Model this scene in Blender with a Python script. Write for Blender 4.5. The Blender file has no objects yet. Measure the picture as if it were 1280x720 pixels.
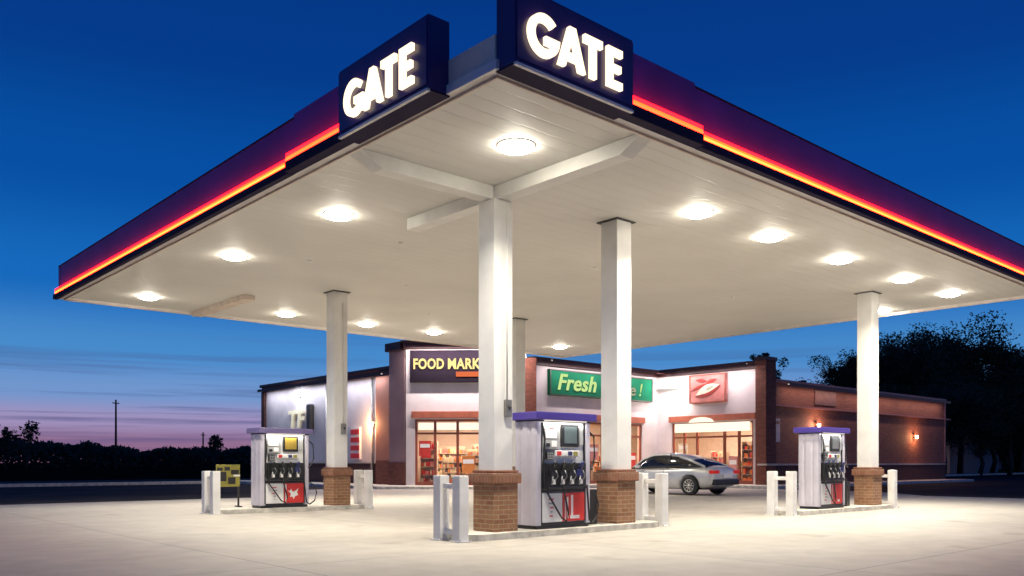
import bpy, bmesh, math, random
from mathutils import Vector, Matrix
R = math.radians
random.seed(7)
scene = bpy.context.scene
col = scene.collection

# ------------------------------------------------------------------ materials
def nodes(m):
    m.use_nodes = True
    nt = m.node_tree
    return nt, nt.nodes, nt.links, nt.nodes['Principled BSDF']

def mat(name, c, rough=.6, metal=0., amt=.12, scale=4., bump=0., emit=None, es=0., coat=0., bscale=None, dark=None, spec=None):
    m = bpy.data.materials.new(name)
    nt, N, L, b = nodes(m)
    b.inputs['Roughness'].default_value = rough
    b.inputs['Metallic'].default_value = metal
    if spec is not None: b.inputs['Specular IOR Level'].default_value = spec
    if coat: b.inputs['Coat Weight'].default_value = coat
    tc = N.new('ShaderNodeTexCoord')
    no = N.new('ShaderNodeTexNoise'); no.inputs['Scale'].default_value = scale
    no.inputs['Detail'].default_value = 6
    L.new(tc.outputs['Object'], no.inputs['Vector'])
    mx = N.new('ShaderNodeMix'); mx.data_type = 'RGBA'
    d = dark or tuple(v*(1-amt*2) for v in c)
    mx.inputs[6].default_value = (*d, 1); mx.inputs[7].default_value = (*[min(1, v*(1+amt*.6)) for v in c], 1)
    rp = N.new('ShaderNodeValToRGB'); rp.color_ramp.elements[0].position = .3; rp.color_ramp.elements[1].position = .65
    L.new(no.outputs['Fac'], rp.inputs[0]); L.new(rp.outputs[0], mx.inputs[0])
    L.new(mx.outputs[2], b.inputs['Base Color'])
    if bump:
        n2 = N.new('ShaderNodeTexNoise'); n2.inputs['Scale'].default_value = bscale or scale*12
        n2.inputs['Detail'].default_value = 5
        L.new(tc.outputs['Object'], n2.inputs['Vector'])
        bp = N.new('ShaderNodeBump'); bp.inputs['Strength'].default_value = bump; bp.inputs['Distance'].default_value = .02
        L.new(n2.outputs['Fac'], bp.inputs['Height']); L.new(bp.outputs[0], b.inputs['Normal'])
    if emit:
        b.inputs['Emission Color'].default_value = (*emit, 1); b.inputs['Emission Strength'].default_value = es
    return m

def emis(name, c, s):
    m = bpy.data.materials.new(name); m.use_nodes = True
    nt = m.node_tree; nt.nodes.clear()
    e = nt.nodes.new('ShaderNodeEmission'); e.inputs[0].default_value = (*c, 1); e.inputs[1].default_value = s
    o = nt.nodes.new('ShaderNodeOutputMaterial'); nt.links.new(e.outputs[0], o.inputs[0])
    return m

def brick(name, c1, c2, mortar, scale=1., rough=.8, bw=.21, bh=.075, ms=.008):
    m = bpy.data.materials.new(name)
    nt, N, L, b = nodes(m)
    b.inputs['Roughness'].default_value = rough
    tc = N.new('ShaderNodeTexCoord'); sx = N.new('ShaderNodeSeparateXYZ'); L.new(tc.outputs['Object'], sx.inputs[0])
    su = N.new('ShaderNodeMath'); su.operation = 'SUBTRACT'; L.new(sx.outputs[0], su.inputs[0]); L.new(sx.outputs[1], su.inputs[1])
    cb = N.new('ShaderNodeCombineXYZ'); L.new(su.outputs[0], cb.inputs[0]); L.new(sx.outputs[2], cb.inputs[1])
    br = N.new('ShaderNodeTexBrick'); L.new(cb.outputs[0], br.inputs['Vector'])
    br.inputs['Scale'].default_value = scale
    br.inputs['Brick Width'].default_value = bw; br.inputs['Row Height'].default_value = bh
    br.inputs['Mortar Size'].default_value = ms; br.inputs['Mortar Smooth'].default_value = .3
    br.inputs['Color1'].default_value = (*c1, 1); br.inputs['Color2'].default_value = (*c2, 1); br.inputs['Mortar'].default_value = (*mortar, 1)
    no = N.new('ShaderNodeTexNoise'); no.inputs['Scale'].default_value = 9; no.inputs['Detail'].default_value = 6
    L.new(tc.outputs['Object'], no.inputs['Vector'])
    mr = N.new('ShaderNodeMapRange'); mr.inputs[3].default_value = .65; mr.inputs[4].default_value = 1.3
    L.new(no.outputs['Fac'], mr.inputs[0])
    mx = N.new('ShaderNodeVectorMath'); mx.operation = 'MULTIPLY'
    cc = N.new('ShaderNodeCombineXYZ')
    for i in range(3): L.new(mr.outputs[0], cc.inputs[i])
    L.new(br.outputs['Color'], mx.inputs[0]); L.new(cc.outputs[0], mx.inputs[1])
    L.new(mx.outputs[0], b.inputs['Base Color'])
    iv = N.new('ShaderNodeMath'); iv.operation = 'SUBTRACT'; iv.inputs[0].default_value = 1; L.new(br.outputs['Fac'], iv.inputs[1])
    bp = N.new('ShaderNodeBump'); bp.inputs['Strength'].default_value = .7; bp.inputs['Distance'].default_value = .012
    L.new(iv.outputs[0], bp.inputs['Height']); L.new(bp.outputs[0], b.inputs['Normal'])
    return m

def ribbed(name, c, period, axis='Y', depth=.02, rough=.45, seam=.75, metal=0.):
    """sheet panels with seams every `period` metres across the given axis"""
    m = bpy.data.materials.new(name)
    nt, N, L, b = nodes(m)
    b.inputs['Roughness'].default_value = rough; b.inputs['Metallic'].default_value = metal
    tc = N.new('ShaderNodeTexCoord'); sx = N.new('ShaderNodeSeparateXYZ'); L.new(tc.outputs['Object'], sx.inputs[0])
    dv = N.new('ShaderNodeMath'); dv.operation = 'DIVIDE'; dv.inputs[1].default_value = period
    L.new(sx.outputs['XYZ'.index(axis)], dv.inputs[0])
    fr = N.new('ShaderNodeMath'); fr.operation = 'FRACT'; L.new(dv.outputs[0], fr.inputs[0])
    rp = N.new('ShaderNodeValToRGB'); e = rp.color_ramp.elements
    e[0].position = 0; e[0].color = (0, 0, 0, 1); e[1].position = .06; e[1].color = (1, 1, 1, 1)
    x = e.new(.94); x.color = (1, 1, 1, 1); x = e.new(1.); x.color = (0, 0, 0, 1)
    L.new(fr.outputs[0], rp.inputs[0])
    no = N.new('ShaderNodeTexNoise'); no.inputs['Scale'].default_value = .6; no.inputs['Detail'].default_value = 6
    L.new(tc.outputs['Object'], no.inputs['Vector'])
    mr = N.new('ShaderNodeMapRange'); mr.inputs[3].default_value = .86; mr.inputs[4].default_value = 1.08
    L.new(no.outputs['Fac'], mr.inputs[0])
    ml = N.new('ShaderNodeMapRange'); ml.inputs[3].default_value = seam; ml.inputs[4].default_value = 1
    L.new(rp.outputs[0], ml.inputs[0])
    mu = N.new('ShaderNodeMath'); mu.operation = 'MULTIPLY'; L.new(mr.outputs[0], mu.inputs[0]); L.new(ml.outputs[0], mu.inputs[1])
    vm = N.new('ShaderNodeVectorMath'); vm.operation = 'SCALE'; vm.inputs[0].default_value = c; L.new(mu.outputs[0], vm.inputs['Scale'])
    L.new(vm.outputs[0], b.inputs['Base Color'])
    bp = N.new('ShaderNodeBump'); bp.inputs['Strength'].default_value = .8; bp.inputs['Distance'].default_value = depth
    L.new(rp.outputs[0], bp.inputs['Height']); L.new(bp.outputs[0], b.inputs['Normal'])
    return m

def glassmat(name, tint=(1, 1, 1), mixf=.12):
    m = bpy.data.materials.new(name); m.use_nodes = True
    nt = m.node_tree; nt.nodes.clear(); N = nt.nodes; L = nt.links
    t = N.new('ShaderNodeBsdfTransparent'); t.inputs[0].default_value = (*tint, 1)
    g = N.new('ShaderNodeBsdfGlossy'); g.inputs['Roughness'].default_value = .03
    lw = N.new('ShaderNodeLayerWeight'); lw.inputs[0].default_value = .5
    pw = N.new('ShaderNodeMath'); pw.operation = 'POWER'; pw.inputs[1].default_value = 4; L.new(lw.outputs['Facing'], pw.inputs[0])
    fr = N.new('ShaderNodeMath'); fr.operation = 'MULTIPLY_ADD'; fr.inputs[1].default_value = .5; fr.inputs[2].default_value = .03; L.new(pw.outputs[0], fr.inputs[0])
    mx = N.new('ShaderNodeMixShader'); o = N.new('ShaderNodeOutputMaterial')
    L.new(fr.outputs[0], mx.inputs[0]); L.new(t.outputs[0], mx.inputs[1]); L.new(g.outputs[0], mx.inputs[2]); L.new(mx.outputs[0], o.inputs[0])
    return m

M = dict(
    soffit=ribbed('soffit_panels', (.73, .71, .655), .305, 'Y', .008, .62, .90),
    purple=mat('purple_fascia', (.09, .028, .28), .6, amt=.1, scale=1.2),
    darkpurple=mat('dark_purple_trim', (.022, .014, .045), .75, amt=.1, spec=.15),
    signpanel=mat('sign_panel_navy', (.05, .022, .13), .3, amt=.08, scale=1.5),
    trim=mat('beige_trim', (.74, .62, .52), .5, amt=.08),
    cornertrim=mat('corner_cream_panel', (.85, .70, .55), .5, amt=.05),
    trimwhite=mat('pale_edge_trim', (.75, .70, .66), .4, amt=.05),
    colpaint=mat('column_paint', (.80, .79, .74), .45, amt=.05, scale=2.2, bump=.08),
    colbrick=brick('column_brick', (.24, .10, .045), (.31, .155, .075), (.34, .25, .16)),
    colcap=brick('column_cap_brick', (.23, .09, .045), (.28, .12, .065), (.26, .17, .11), bw=.075, bh=.5),
    steel=mat('grey_steel', (.30, .29, .27), .4, .6, amt=.15),
    darkmetal=mat('dark_metal', (.06, .055, .05), .5, .4),
    guard=mat('guard_paint', (.82, .81, .77), .5, amt=.06, scale=3, bump=.1, dark=(.72, .70, .65)),
    kerb=mat('kerb_concrete', (.62, .59, .51), .85, amt=.18, scale=6, bump=.3),
    led=emis('led_strip', (1., .021, .0035), 42.),
    led2=emis('led_strip_red', (1., .012, .003), 34.),
    gloworange=emis('painted_glow_orange', (1., .04, .005), 9.),  # orange part of the LED's glow, made as an emissive band
    glowred=emis('painted_glow_red', (1., .0025, .0045), 20.),  # red part of the LED's glow, made as an emissive band
    letter=emis('lit_letter', (1., .80, .52), 1.9),
    lens=emis('light_lens', (1., .93, .78), 50.),
    fillglow=emis('added_fill_glow', (1., .88, .78), 1.),  # surface of the added fill lights on store walls and pumps
    housing=mat('light_housing', (.75, .72, .65), .4, amt=.05),
    pumpcap=mat('pump_cap_purple', (.075, .05, .30), .35, amt=.06),
    palecap=mat('pump_cap_greyviolet', (.17, .14, .30), .4, amt=.06),
    pumpside=mat('pump_side_grey', (.60, .57, .63), .35, .1, amt=.08, scale=2),
    pumpwhite=mat('pump_white', (.85, .84, .80), .35, amt=.06),
    pumpgrey=mat('pump_grey', (.36, .37, .36), .4, amt=.1),
    black=mat('black_plastic', (.02, .02, .022), .4, amt=.2),
    rubber=mat('black_rubber', (.015, .015, .015), .6, amt=.2),
    blueplastic=mat('blue_plastic', (.03, .035, .13), .4),
    screen=mat('pump_screen', (.06, .08, .08), .15, emit=(.5, .62, .6), es=.12),
    yellowscreen=mat('pump_yellow_ad', (.36, .25, .04), .3, emit=(1, .7, .1), es=.0),
    red=mat('red_panel', (.62, .035, .03), .4, amt=.06),
    white=mat('white_mark', (.85, .83, .78), .4, amt=.03),
    nozzle=mat('nozzle_grey', (.25, .25, .26), .35, .5),
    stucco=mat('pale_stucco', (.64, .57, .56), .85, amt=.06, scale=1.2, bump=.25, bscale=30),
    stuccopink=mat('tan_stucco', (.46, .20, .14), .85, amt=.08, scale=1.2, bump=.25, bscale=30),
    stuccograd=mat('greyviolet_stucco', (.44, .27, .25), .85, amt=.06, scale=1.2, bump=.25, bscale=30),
    parapet=mat('dark_red_parapet', (.05, .012, .014), .5, amt=.2),
    coping=mat('wing_coping', (.32, .13, .12), .5, amt=.1),
    storebrick=brick('store_brick_red', (.17, .045, .025), (.24, .07, .04), (.16, .08, .06), bw=.3, bh=.1),
    wingbrick=brick('wing_brick_brown', (.27, .10, .065), (.34, .13, .085), (.18, .09, .065), bw=.3, bh=.1),
    darkbrick=brick('wainscot_brick', (.07, .025, .02), (.10, .035, .025), (.07, .035, .03), bw=.3, bh=.1),
    sill=mat('stone_sill', (.55, .48, .40), .7, amt=.1),
    frame=mat('red_brown_frame', (.24, .06, .035), .4, amt=.1),
    lintel=mat('terracotta_lintel', (.40, .11, .06), .5, amt=.1),
    glass=glassmat('window_glass'),
    intwall=mat('interior_wall', (.82, .72, .62), .8, amt=.05),
    intfloor=mat('interior_floor', (.45, .36, .28), .3, amt=.1),
    shelf=mat('shelf_metal', (.5, .42, .33), .5),
    signblack=mat('black_sign_face', (.010, .006, .012), .8, amt=.1, spec=.08),
    signgreen=mat('green_sign_face', (.006, .12, .06), .8, amt=.12, scale=.8, emit=(.01, .3, .14), es=.02, spec=.1),
    yellowtext=emis('yellow_lit_text', (1., .80, .30), 1.3),
    greentext=emis('lime_lit_text', (.72, .95, .35), .85),
    paletext=emis('pale_lit_text', (.75, .72, .5), .6),
    orangetext=emis('orange_lit_bar', (1., .22, .08), .8),
    silver=mat('silver_car_paint', (.66, .66, .64), .3, .3, amt=.03, coat=.6),
    redpaint=mat('dark_red_car_paint', (.16, .01, .012), .25, .3, coat=.6),
    bluepaint=mat('dark_blue_car_paint', (.015, .02, .05), .25, .3, coat=.6),
    carglass=mat('car_glass', (.012, .014, .016), .05, amt=.02, coat=.5),
    alloy=mat('alloy_rim', (.65, .64, .60), .3, .8),
    tail=mat('tail_light', (.4, .01, .008), .15, coat=.5, emit=(1, .04, .02), es=.25),
    bark=mat('bark', (.06, .04, .03), .9, bump=.5),
    leaf=mat('leaf_dark', (.030, .045, .018), .8, amt=.3, scale=.8),
    leaf2=mat('leaf_olive', (.045, .055, .022), .8, amt=.3, scale=.8),
    asphalt=mat('asphalt', (.038, .035, .038), .85, amt=.22, scale=.35, bump=.4, bscale=60, spec=.05),
    grass=mat('dark_grass', (.015, .02, .012), 1., amt=.3, scale=.4, bump=.5, bscale=20, spec=0.),
    poleW=mat('pole_wood', (.05, .038, .03), .9, amt=.2),
    wallgrey=ribbed('metal_cladding', (.22, .23, .28), .4, 'X', .02, .6, .7),
    lampwarm=emis('warm_lamp', (1., .55, .25), 25.),
    lampcool=emis('cool_lamp', (.85, .92, 1.), 25.),
    lightbox=emis('lightbox', (1., .86, .66), 1.3),
    ceilpanel=emis('ceiling_panel', (1., .80, .55), 3.),
    yellow=mat('yellow_poster', (.30, .27, .05), .7, amt=.1),
)

def concrete():
    m = bpy.data.materials.new('forecourt_concrete')
    nt, N, L, b = nodes(m)
    tc = N.new('ShaderNodeTexCoord')
    def noise(s, d=8, ty=None):
        n = N.new('ShaderNodeTexNoise'); n.inputs['Scale'].default_value = s; n.inputs['Detail'].default_value = d
        L.new(tc.outputs['Object'], n.inputs['Vector']); return n
    n1, n2, n3 = noise(.22), noise(2.3), noise(70)
    rp = N.new('ShaderNodeValToRGB'); e = rp.color_ramp.elements
    e[0].position = .3; e[0].color = (.36, .325, .285, 1); e[1].position = .7; e[1].color = (.47, .435, .375, 1)
    L.new(n1.outputs['Fac'], rp.inputs[0])
    r2 = N.new('ShaderNodeMapRange'); r2.inputs[1].default_value = .3; r2.inputs[2].default_value = .7; r2.inputs[3].default_value = .88; r2.inputs[4].default_value = 1.06
    L.new(n2.outputs['Fac'], r2.inputs[0])
    # oil / tyre stains
    st = noise(.9, 4); rs = N.new('ShaderNodeValToRGB'); q = rs.color_ramp.elements
    q[0].position = .62; q[0].color = (1, 1, 1, 1); q[1].position = .75; q[1].color = (.72, .70, .68, 1)
    L.new(st.outputs['Fac'], rs.inputs[0])
    # slab joints every 4.5 m
    sx = N.new('ShaderNodeSeparateXYZ'); L.new(tc.outputs['Object'], sx.inputs[0])
    js = []
    for k in range(2):
        dv = N.new('ShaderNodeMath'); dv.operation = 'DIVIDE'; dv.inputs[1].default_value = 4.55; L.new(sx.outputs[k], dv.inputs[0])
        fr = N.new('ShaderNodeMath'); fr.operation = 'FRACT'; L.new(dv.outputs[0], fr.inputs[0])
        lt = N.new('ShaderNodeMath'); lt.operation = 'GREATER_THAN'; lt.inputs[1].default_value = .005; L.new(fr.outputs[0], lt.inputs[0]); js.append(lt)
    mn = N.new('ShaderNodeMath'); mn.operation = 'MULTIPLY'; L.new(js[0].outputs[0], mn.inputs[0]); L.new(js[1].outputs[0], mn.inputs[1])
    jr = N.new('ShaderNodeMapRange'); jr.inputs[3].default_value = .5; L.new(mn.outputs[0], jr.inputs[0])
    m1 = N.new('ShaderNodeMath'); m1.operation = 'MULTIPLY'; L.new(r2.outputs[0], m1.inputs[0]); L.new(jr.outputs[0], m1.inputs[1])
    v1 = N.new('ShaderNodeVectorMath'); v1.operation = 'SCALE'; L.new(rp.outputs[0], v1.inputs[0]); L.new(m1.outputs[0], v1.inputs['Scale'])
    v2 = N.new('ShaderNodeVectorMath'); v2.operation = 'MULTIPLY'; L.new(v1.outputs[0], v2.inputs[0]); L.new(rs.outputs[0], v2.inputs[1])
    L.new(v2.outputs[0], b.inputs['Base Color'])
    b.inputs['Roughness'].default_value = .62
    bp = N.new('ShaderNodeBump'); bp.inputs['Strength'].default_value = .25; bp.inputs['Distance'].default_value = .01
    L.new(n3.outputs['Fac'], bp.inputs['Height']); L.new(bp.outputs[0], b.inputs['Normal'])
    return m
M['concrete'] = concrete()

# ------------------------------------------------------------------ mesh helpers
class MB:
    def __init__(s): s.bm = bmesh.new(); s.mats = []
    def mi(s, m):
        if m not in s.mats: s.mats.append(m)
        return s.mats.index(m)
    def _fin(s, before, m, mtx=None, smooth=False):
        i = s.mi(m)
        for f in s.bm.faces:
            if f not in before: f.material_index = i; f.smooth = smooth
    def box(s, x0, x1, y0, y1, z0, z1, m, bev=0., mtx=None):
        b2 = bmesh.new()
        bmesh.ops.create_cube(b2, size=1)
        for v in b2.verts:
            v.co = Vector(((x0+x1)/2+v.co.x*(x1-x0), (y0+y1)/2+v.co.y*(y1-y0), (z0+z1)/2+v.co.z*(z1-z0)))
        if bev: bmesh.ops.bevel(b2, geom=b2.edges[:], offset=bev, segments=2, affect='EDGES', profile=.7)
        s._merge(b2, m, mtx)
        return s
    def _merge(s, b2, m, mtx=None, smooth=False):
        if mtx is not None: bmesh.ops.transform(b2, matrix=mtx, verts=b2.verts)
        i = s.mi(m); mp = {}
        for v in b2.verts: mp[v] = s.bm.verts.new(v.co)
        for f in b2.faces:
            try:
                g = s.bm.faces.new([mp[v] for v in f.verts]); g.material_index = i; g.smooth = smooth
            except ValueError: pass
        b2.free()
    def cyl(s, p0, p1, r0, r1, m, seg=16, caps=True, smooth=True):
        p0, p1 = Vector(p0), Vector(p1); d = p1-p0
        b2 = bmesh.new()
        bmesh.ops.create_cone(b2, cap_ends=caps, segments=seg, radius1=r0, radius2=r1, depth=d.length)
        mt = Matrix.Translation((p0+p1)/2) @ d.to_track_quat('Z', 'Y').to_matrix().to_4x4()
        s._merge(b2, m, mt, smooth); return s
    def tube(s, pts, r, m, seg=8):
        pts = [Vector(p) for p in pts]; b2 = bmesh.new(); rings = []
        up = Vector((.13, .2, 1)).normalized()
        for i, p in enumerate(pts):
            t = (pts[min(i+1, len(pts)-1)]-pts[max(i-1, 0)]).normalized()
            a = t.cross(up); a = a.normalized() if a.length > 1e-3 else t.orthogonal().normalized()
            c = t.cross(a).normalized(); rr = r[i] if isinstance(r, (list, tuple)) else r
            rings.append([b2.verts.new(p+(a*math.cos(k*2*math.pi/seg)+c*math.sin(k*2*math.pi/seg))*rr) for k in range(seg)])
        for i in range(len(rings)-1):
            for k in range(seg): b2.faces.new([rings[i][k], rings[i][(k+1) % seg], rings[i+1][(k+1) % seg], rings[i+1][k]])
        b2.faces.new(rings[0]); b2.faces.new(rings[-1][::-1])
        s._merge(b2, m, None, True); return s
    def poly(s, pts, m):
        f = s.bm.faces.new([s.bm.verts.new(Vector(p)) for p in pts]); f.material_index = s.mi(m); return s
    def prism(s, pts2, axis, a, b, m, mtx=None):
        """extrude a 2D outline along an axis between a and b"""
        def P(u, v, t): return {'X': (t, u, v), 'Y': (u, t, v), 'Z': (u, v, t)}[axis]
        b2 = bmesh.new()
        A = [b2.verts.new(P(u, v, a)) for u, v in pts2]; B = [b2.verts.new(P(u, v, b)) for u, v in pts2]
        n = len(pts2)
        b2.faces.new(A); b2.faces.new(B[::-1])
        for i in range(n): b2.faces.new([A[i], B[i], B[(i+1) % n], A[(i+1) % n]])
        bmesh.ops.recalc_face_normals(b2, faces=b2.faces)
        s._merge(b2, m, mtx); return s
    def build(s, name, parent=None, loc=None, normals=True):
        if normals: bmesh.ops.recalc_face_normals(s.bm, faces=s.bm.faces)
        me = bpy.data.meshes.new(name); s.bm.to_mesh(me); s.bm.free()
        for m in s.mats: me.materials.append(m)
        o = bpy.data.objects.new(name, me); col.objects.link(o)
        if parent: o.parent = parent
        if loc is not None: o.location = loc
        return o

def tag(o, label=None, cat=None, group=None, kind=None):
    if label: o['label'] = label
    if cat: o['category'] = cat
    if group: o['group'] = group
    if kind: o['kind'] = kind
    return o
def empty(name, loc, label, cat, group=None, rz=0):
    o = bpy.data.objects.new(name, None); col.objects.link(o); o.location = loc; o.rotation_euler = (0, 0, rz)
    o.empty_display_size = .2
    return tag(o, label, cat, group)
def copy_tree(o, parent=None):
    c = o.copy(); col.objects.link(c)
    if parent: c.parent = parent
    for ch in list(o.children): copy_tree(ch, c)
    return c
def area(name, loc, power, size, color, rot=(0, 0, 0), parent=None, shape='DISK', sy=None, spread=math.pi):
    l = bpy.data.lights.new(name, 'AREA'); l.energy = power; l.shape = shape; l.size = size; l.color = color; l.spread = spread
    if sy: l.size_y = sy
    o = bpy.data.objects.new(name, l); col.objects.link(o); o.location = loc; o.rotation_euler = rot
    if parent: o.parent = parent
    return o
def point(name, loc, power, r, color, parent=None):
    l = bpy.data.lights.new(name, 'POINT'); l.energy = power; l.shadow_soft_size = r; l.color = color
    o = bpy.data.objects.new(name, l); col.objects.link(o); o.location = loc
    if parent: o.parent = parent
    return o

def curve_mesh(outlines, depth):
    cu = bpy.data.curves.new('outline', 'CURVE'); cu.dimensions = '2D'; cu.fill_mode = 'BOTH'; cu.extrude = depth/2
    for pts in outlines:
        sp = cu.splines.new('POLY'); sp.points.add(len(pts)-1); sp.use_cyclic_u = True
        for q, (x, y) in zip(sp.points, pts): q.co = (x, y, 0, 1)
    o = bpy.data.objects.new('outline', cu); col.objects.link(o)
    dg = bpy.context.evaluated_depsgraph_get(); dg.update()
    me = bpy.data.meshes.new_from_object(o.evaluated_get(dg))
    bpy.data.objects.remove(o); bpy.data.curves.remove(cu)
    return me
def text_mesh(s, size, depth=.02, off=.0, shear=0, sx=1.):
    cu = bpy.data.curves.new('text', 'FONT'); cu.body = s; cu.size = size; cu.extrude = depth/2; cu.offset = off; cu.shear = shear
    cu.space_character = 1.05; cu.resolution_u = 3
    o = bpy.data.objects.new('text', cu); col.objects.link(o)
    dg = bpy.context.evaluated_depsgraph_get(); dg.update()
    me = bpy.data.meshes.new_from_object(o.evaluated_get(dg))
    bpy.data.objects.remove(o); bpy.data.curves.remove(cu)
    return me
def place_mesh(me, name, m, parent, origin, udir, scale=(1, 1, 1)):
    """text drawn in its XY plane; u along udir, v up"""
    u = Vector(udir).normalized(); v = Vector((0, 0, 1)); n = u.cross(v)
    mt = Matrix((u, v, n)).transposed().to_4x4(); mt.translation = Vector(origin)
    me.transform(Matrix.Diagonal((*scale, 1))); me.transform(mt)
    me.materials.clear(); me.materials.append(m)
    o = bpy.data.objects.new(name, me); col.objects.link(o)
    if parent: o.parent = parent; o.matrix_parent_inverse = Matrix.Identity(4)
    return o

# ------------------------------------------------------------------ camera
cd = bpy.data.cameras.new('camera'); cam = bpy.data.objects.new('camera', cd); col.objects.link(cam)
cam.location = (0, 0, 1.2); cam.rotation_euler = (R(90), 0, R(-41.78))
cd.sensor_width = 36; cd.lens = 36*1068/1280; cd.shift_y = (578-360)/1280; cd.clip_end = 5000; cd.clip_start = .05
scene.camera = cam

# ------------------------------------------------------------------ world
w = bpy.data.worlds.new('World'); scene.world = w; w.use_nodes = True
nt = w.node_tree; N = nt.nodes; L = nt.links; N.clear()
tc = N.new('ShaderNodeTexCoord'); sx = N.new('ShaderNodeSeparateXYZ'); L.new(tc.outputs['Generated'], sx.inputs[0])
def srgb(r, g, b):
    f = lambda c: (c/255/12.92) if c/255 <= .04045 else ((c/255+.055)/1.055)**2.4
    return (f(r), f(g), f(b), 1)
ramp = N.new('ShaderNodeValToRGB'); ramp.color_ramp.interpolation = 'EASE'
el = ramp.color_ramp.elements
stops = [(0., (128, 88, 118)), (.022, (146, 110, 144)), (.045, (158, 145, 188)), (.075, (112, 150, 205)), (.12, (70, 138, 203)),
         (.19, (16, 104, 188)), (.30, (0, 78, 162)), (.42, (0, 58, 138)), (.60, (0, 42, 112)), (1., (2, 24, 74))]
el[0].position = 0; el[0].color = srgb(*stops[0][1]); el[1].position = 1; el[1].color = srgb(*stops[-1][1])
for p, c in stops[1:-1]:
    e = el.new(p); e.color = srgb(*c)
L.new(sx.outputs[2], ramp.inputs[0])
# thin streaked clouds low in the west
dz = N.new('ShaderNodeMath'); dz.operation = 'MULTIPLY'; dz.inputs[1].default_value = 40; L.new(sx.outputs[2], dz.inputs[0])
cv = N.new('ShaderNodeCombineXYZ'); L.new(sx.outputs[0], cv.inputs[0]); L.new(sx.outputs[1], cv.inputs[1]); L.new(dz.outputs[0], cv.inputs[2])
no = N.new('ShaderNodeTexNoise'); no.inputs['Scale'].default_value = 2.1; no.inputs['Detail'].default_value = 7; no.inputs['Roughness'].default_value = .55
L.new(cv.outputs[0], no.inputs['Vector'])
cr = N.new('ShaderNodeValToRGB'); cr.color_ramp.elements[0].position = .50; cr.color_ramp.elements[1].position = .63
L.new(no.outputs['Fac'], cr.inputs[0])
band = N.new('ShaderNodeValToRGB'); be = band.color_ramp.elements
be[0].position = 0; be[0].color = (.5, .5, .5, 1); be[1].position = .15; be[1].color = (0, 0, 0, 1)
q = be.new(.055); q.color = (1, 1, 1, 1); q = be.new(.10); q.color = (.5, .5, .5, 1)
L.new(sx.outputs[2], band.inputs[0])
cm = N.new('ShaderNodeMath'); cm.operation = 'MULTIPLY'; L.new(cr.outputs[0], cm.inputs[0]); L.new(band.outputs[0], cm.inputs[1])
cm2 = N.new('ShaderNodeMath'); cm2.operation = 'MULTIPLY'; cm2.inputs[1].default_value = .75; L.new(cm.outputs[0], cm2.inputs[0])
mx = N.new('ShaderNodeMix'); mx.data_type = 'RGBA'; L.new(cm2.outputs[0], mx.inputs[0]); L.new(ramp.outputs[0], mx.inputs[6])
mx.inputs[7].default_value = srgb(70, 78, 130)
bg = N.new('ShaderNodeBackground'); bg.inputs[1].default_value = .96; L.new(mx.outputs[2], bg.inputs[0])
sky = N.new('ShaderNodeTexSky'); sky.sky_type = 'NISHITA'; sky.sun_disc = False; sky.sun_elevation = R(-2.5); sky.sun_rotation = R(-62)
bg2 = N.new('ShaderNodeBackground'); bg2.inputs[1].default_value = .02; L.new(sky.outputs[0], bg2.inputs[0])
ad = N.new('ShaderNodeAddShader'); L.new(bg.outputs[0], ad.inputs[0]); L.new(bg2.outputs[0], ad.inputs[1])
wo = N.new('ShaderNodeOutputWorld'); L.new(ad.outputs[0], wo.inputs[0])
sl = bpy.data.lights.new('afterglow_sun', 'SUN'); sl.energy = .03; sl.angle = R(10); sl.color = (1, .55, .5)
so = bpy.data.objects.new('afterglow_sun', sl); col.objects.link(so); so.rotation_euler = (R(88), 0, R(62))

# ------------------------------------------------------------------ ground
m = MB(); m.poly([(-2000, -2000, -.008), (2000, -2000, -.008), (2000, 2000, -.008), (-2000, 2000, -.008)], M['grass'])
tag(m.build('ground'), kind='structure')
m = MB(); m.poly([(-90, -60, -.004), (95, -60, -.004), (95, 62, -.004), (-90, 62, -.004)], M['asphalt'])
tag(m.build('parking_lot'), kind='structure')
m = MB(); m.poly([(-34, -24, 0), (31.5, -24, 0), (31.5, 13, 0), (34.3, 16, 0), (34.3, 20.95, 0), (34.1, 27.3, 0), (26.1, 27.3, 0), (21., 32.3, 0), (21., 34, 0), (18, 34, 0), (14, 27.6, 0), (-34, 27.6, 0)], M['concrete'])
tag(m.build('forecourt'), kind='structure')
m = MB()
m.prism([(23.0, 49), (20.9, 49), (20.9, 32.4), (26.0, 27.2), (34.2, 27.2), (34.2, 20.9), (58, 20.9), (58, 22.6), (36.5, 22.6), (36.5, 29), (26.8, 29), (23, 32.8)], 'Z', -.003, .13, M['kerb'])
tag(m.build('pavement'), kind='structure')
m = MB(); m.box(-40, 21.5, 47.0, 47.5, 0, .16, M['kerb'], .02); tag(m.build('roadside_kerb'), kind='structure')
m = MB(); m.box(60, 110, 30.0, 30.5, 0, .16, M['kerb'], .02); tag(m.build('yard_kerb'), kind='structure')

# ------------------------------------------------------------------ canopy
ZS = 5.6
CX0, CX1, CY0, CY1 = 6.2, 25.15, 7.2, 25.0
can = empty('fuel_canopy', (15.5, 16, 5.6), 'large flat fuel canopy with purple red-lit fascia on white columns over brick bases', 'canopy')
can.location = (0, 0, 0)
m = MB(); m.box(CX0+.02, CX1-.02, CY0+.02, CY1-.02, ZS, ZS+.05, M['soffit']); m.build('soffit', can)
m = MB(); m.box(CX0+.1, CX1-.1, CY0+.1, CY1-.1, 5.88, 5.94, M['steel']); m.build('roof_deck', can)
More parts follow.
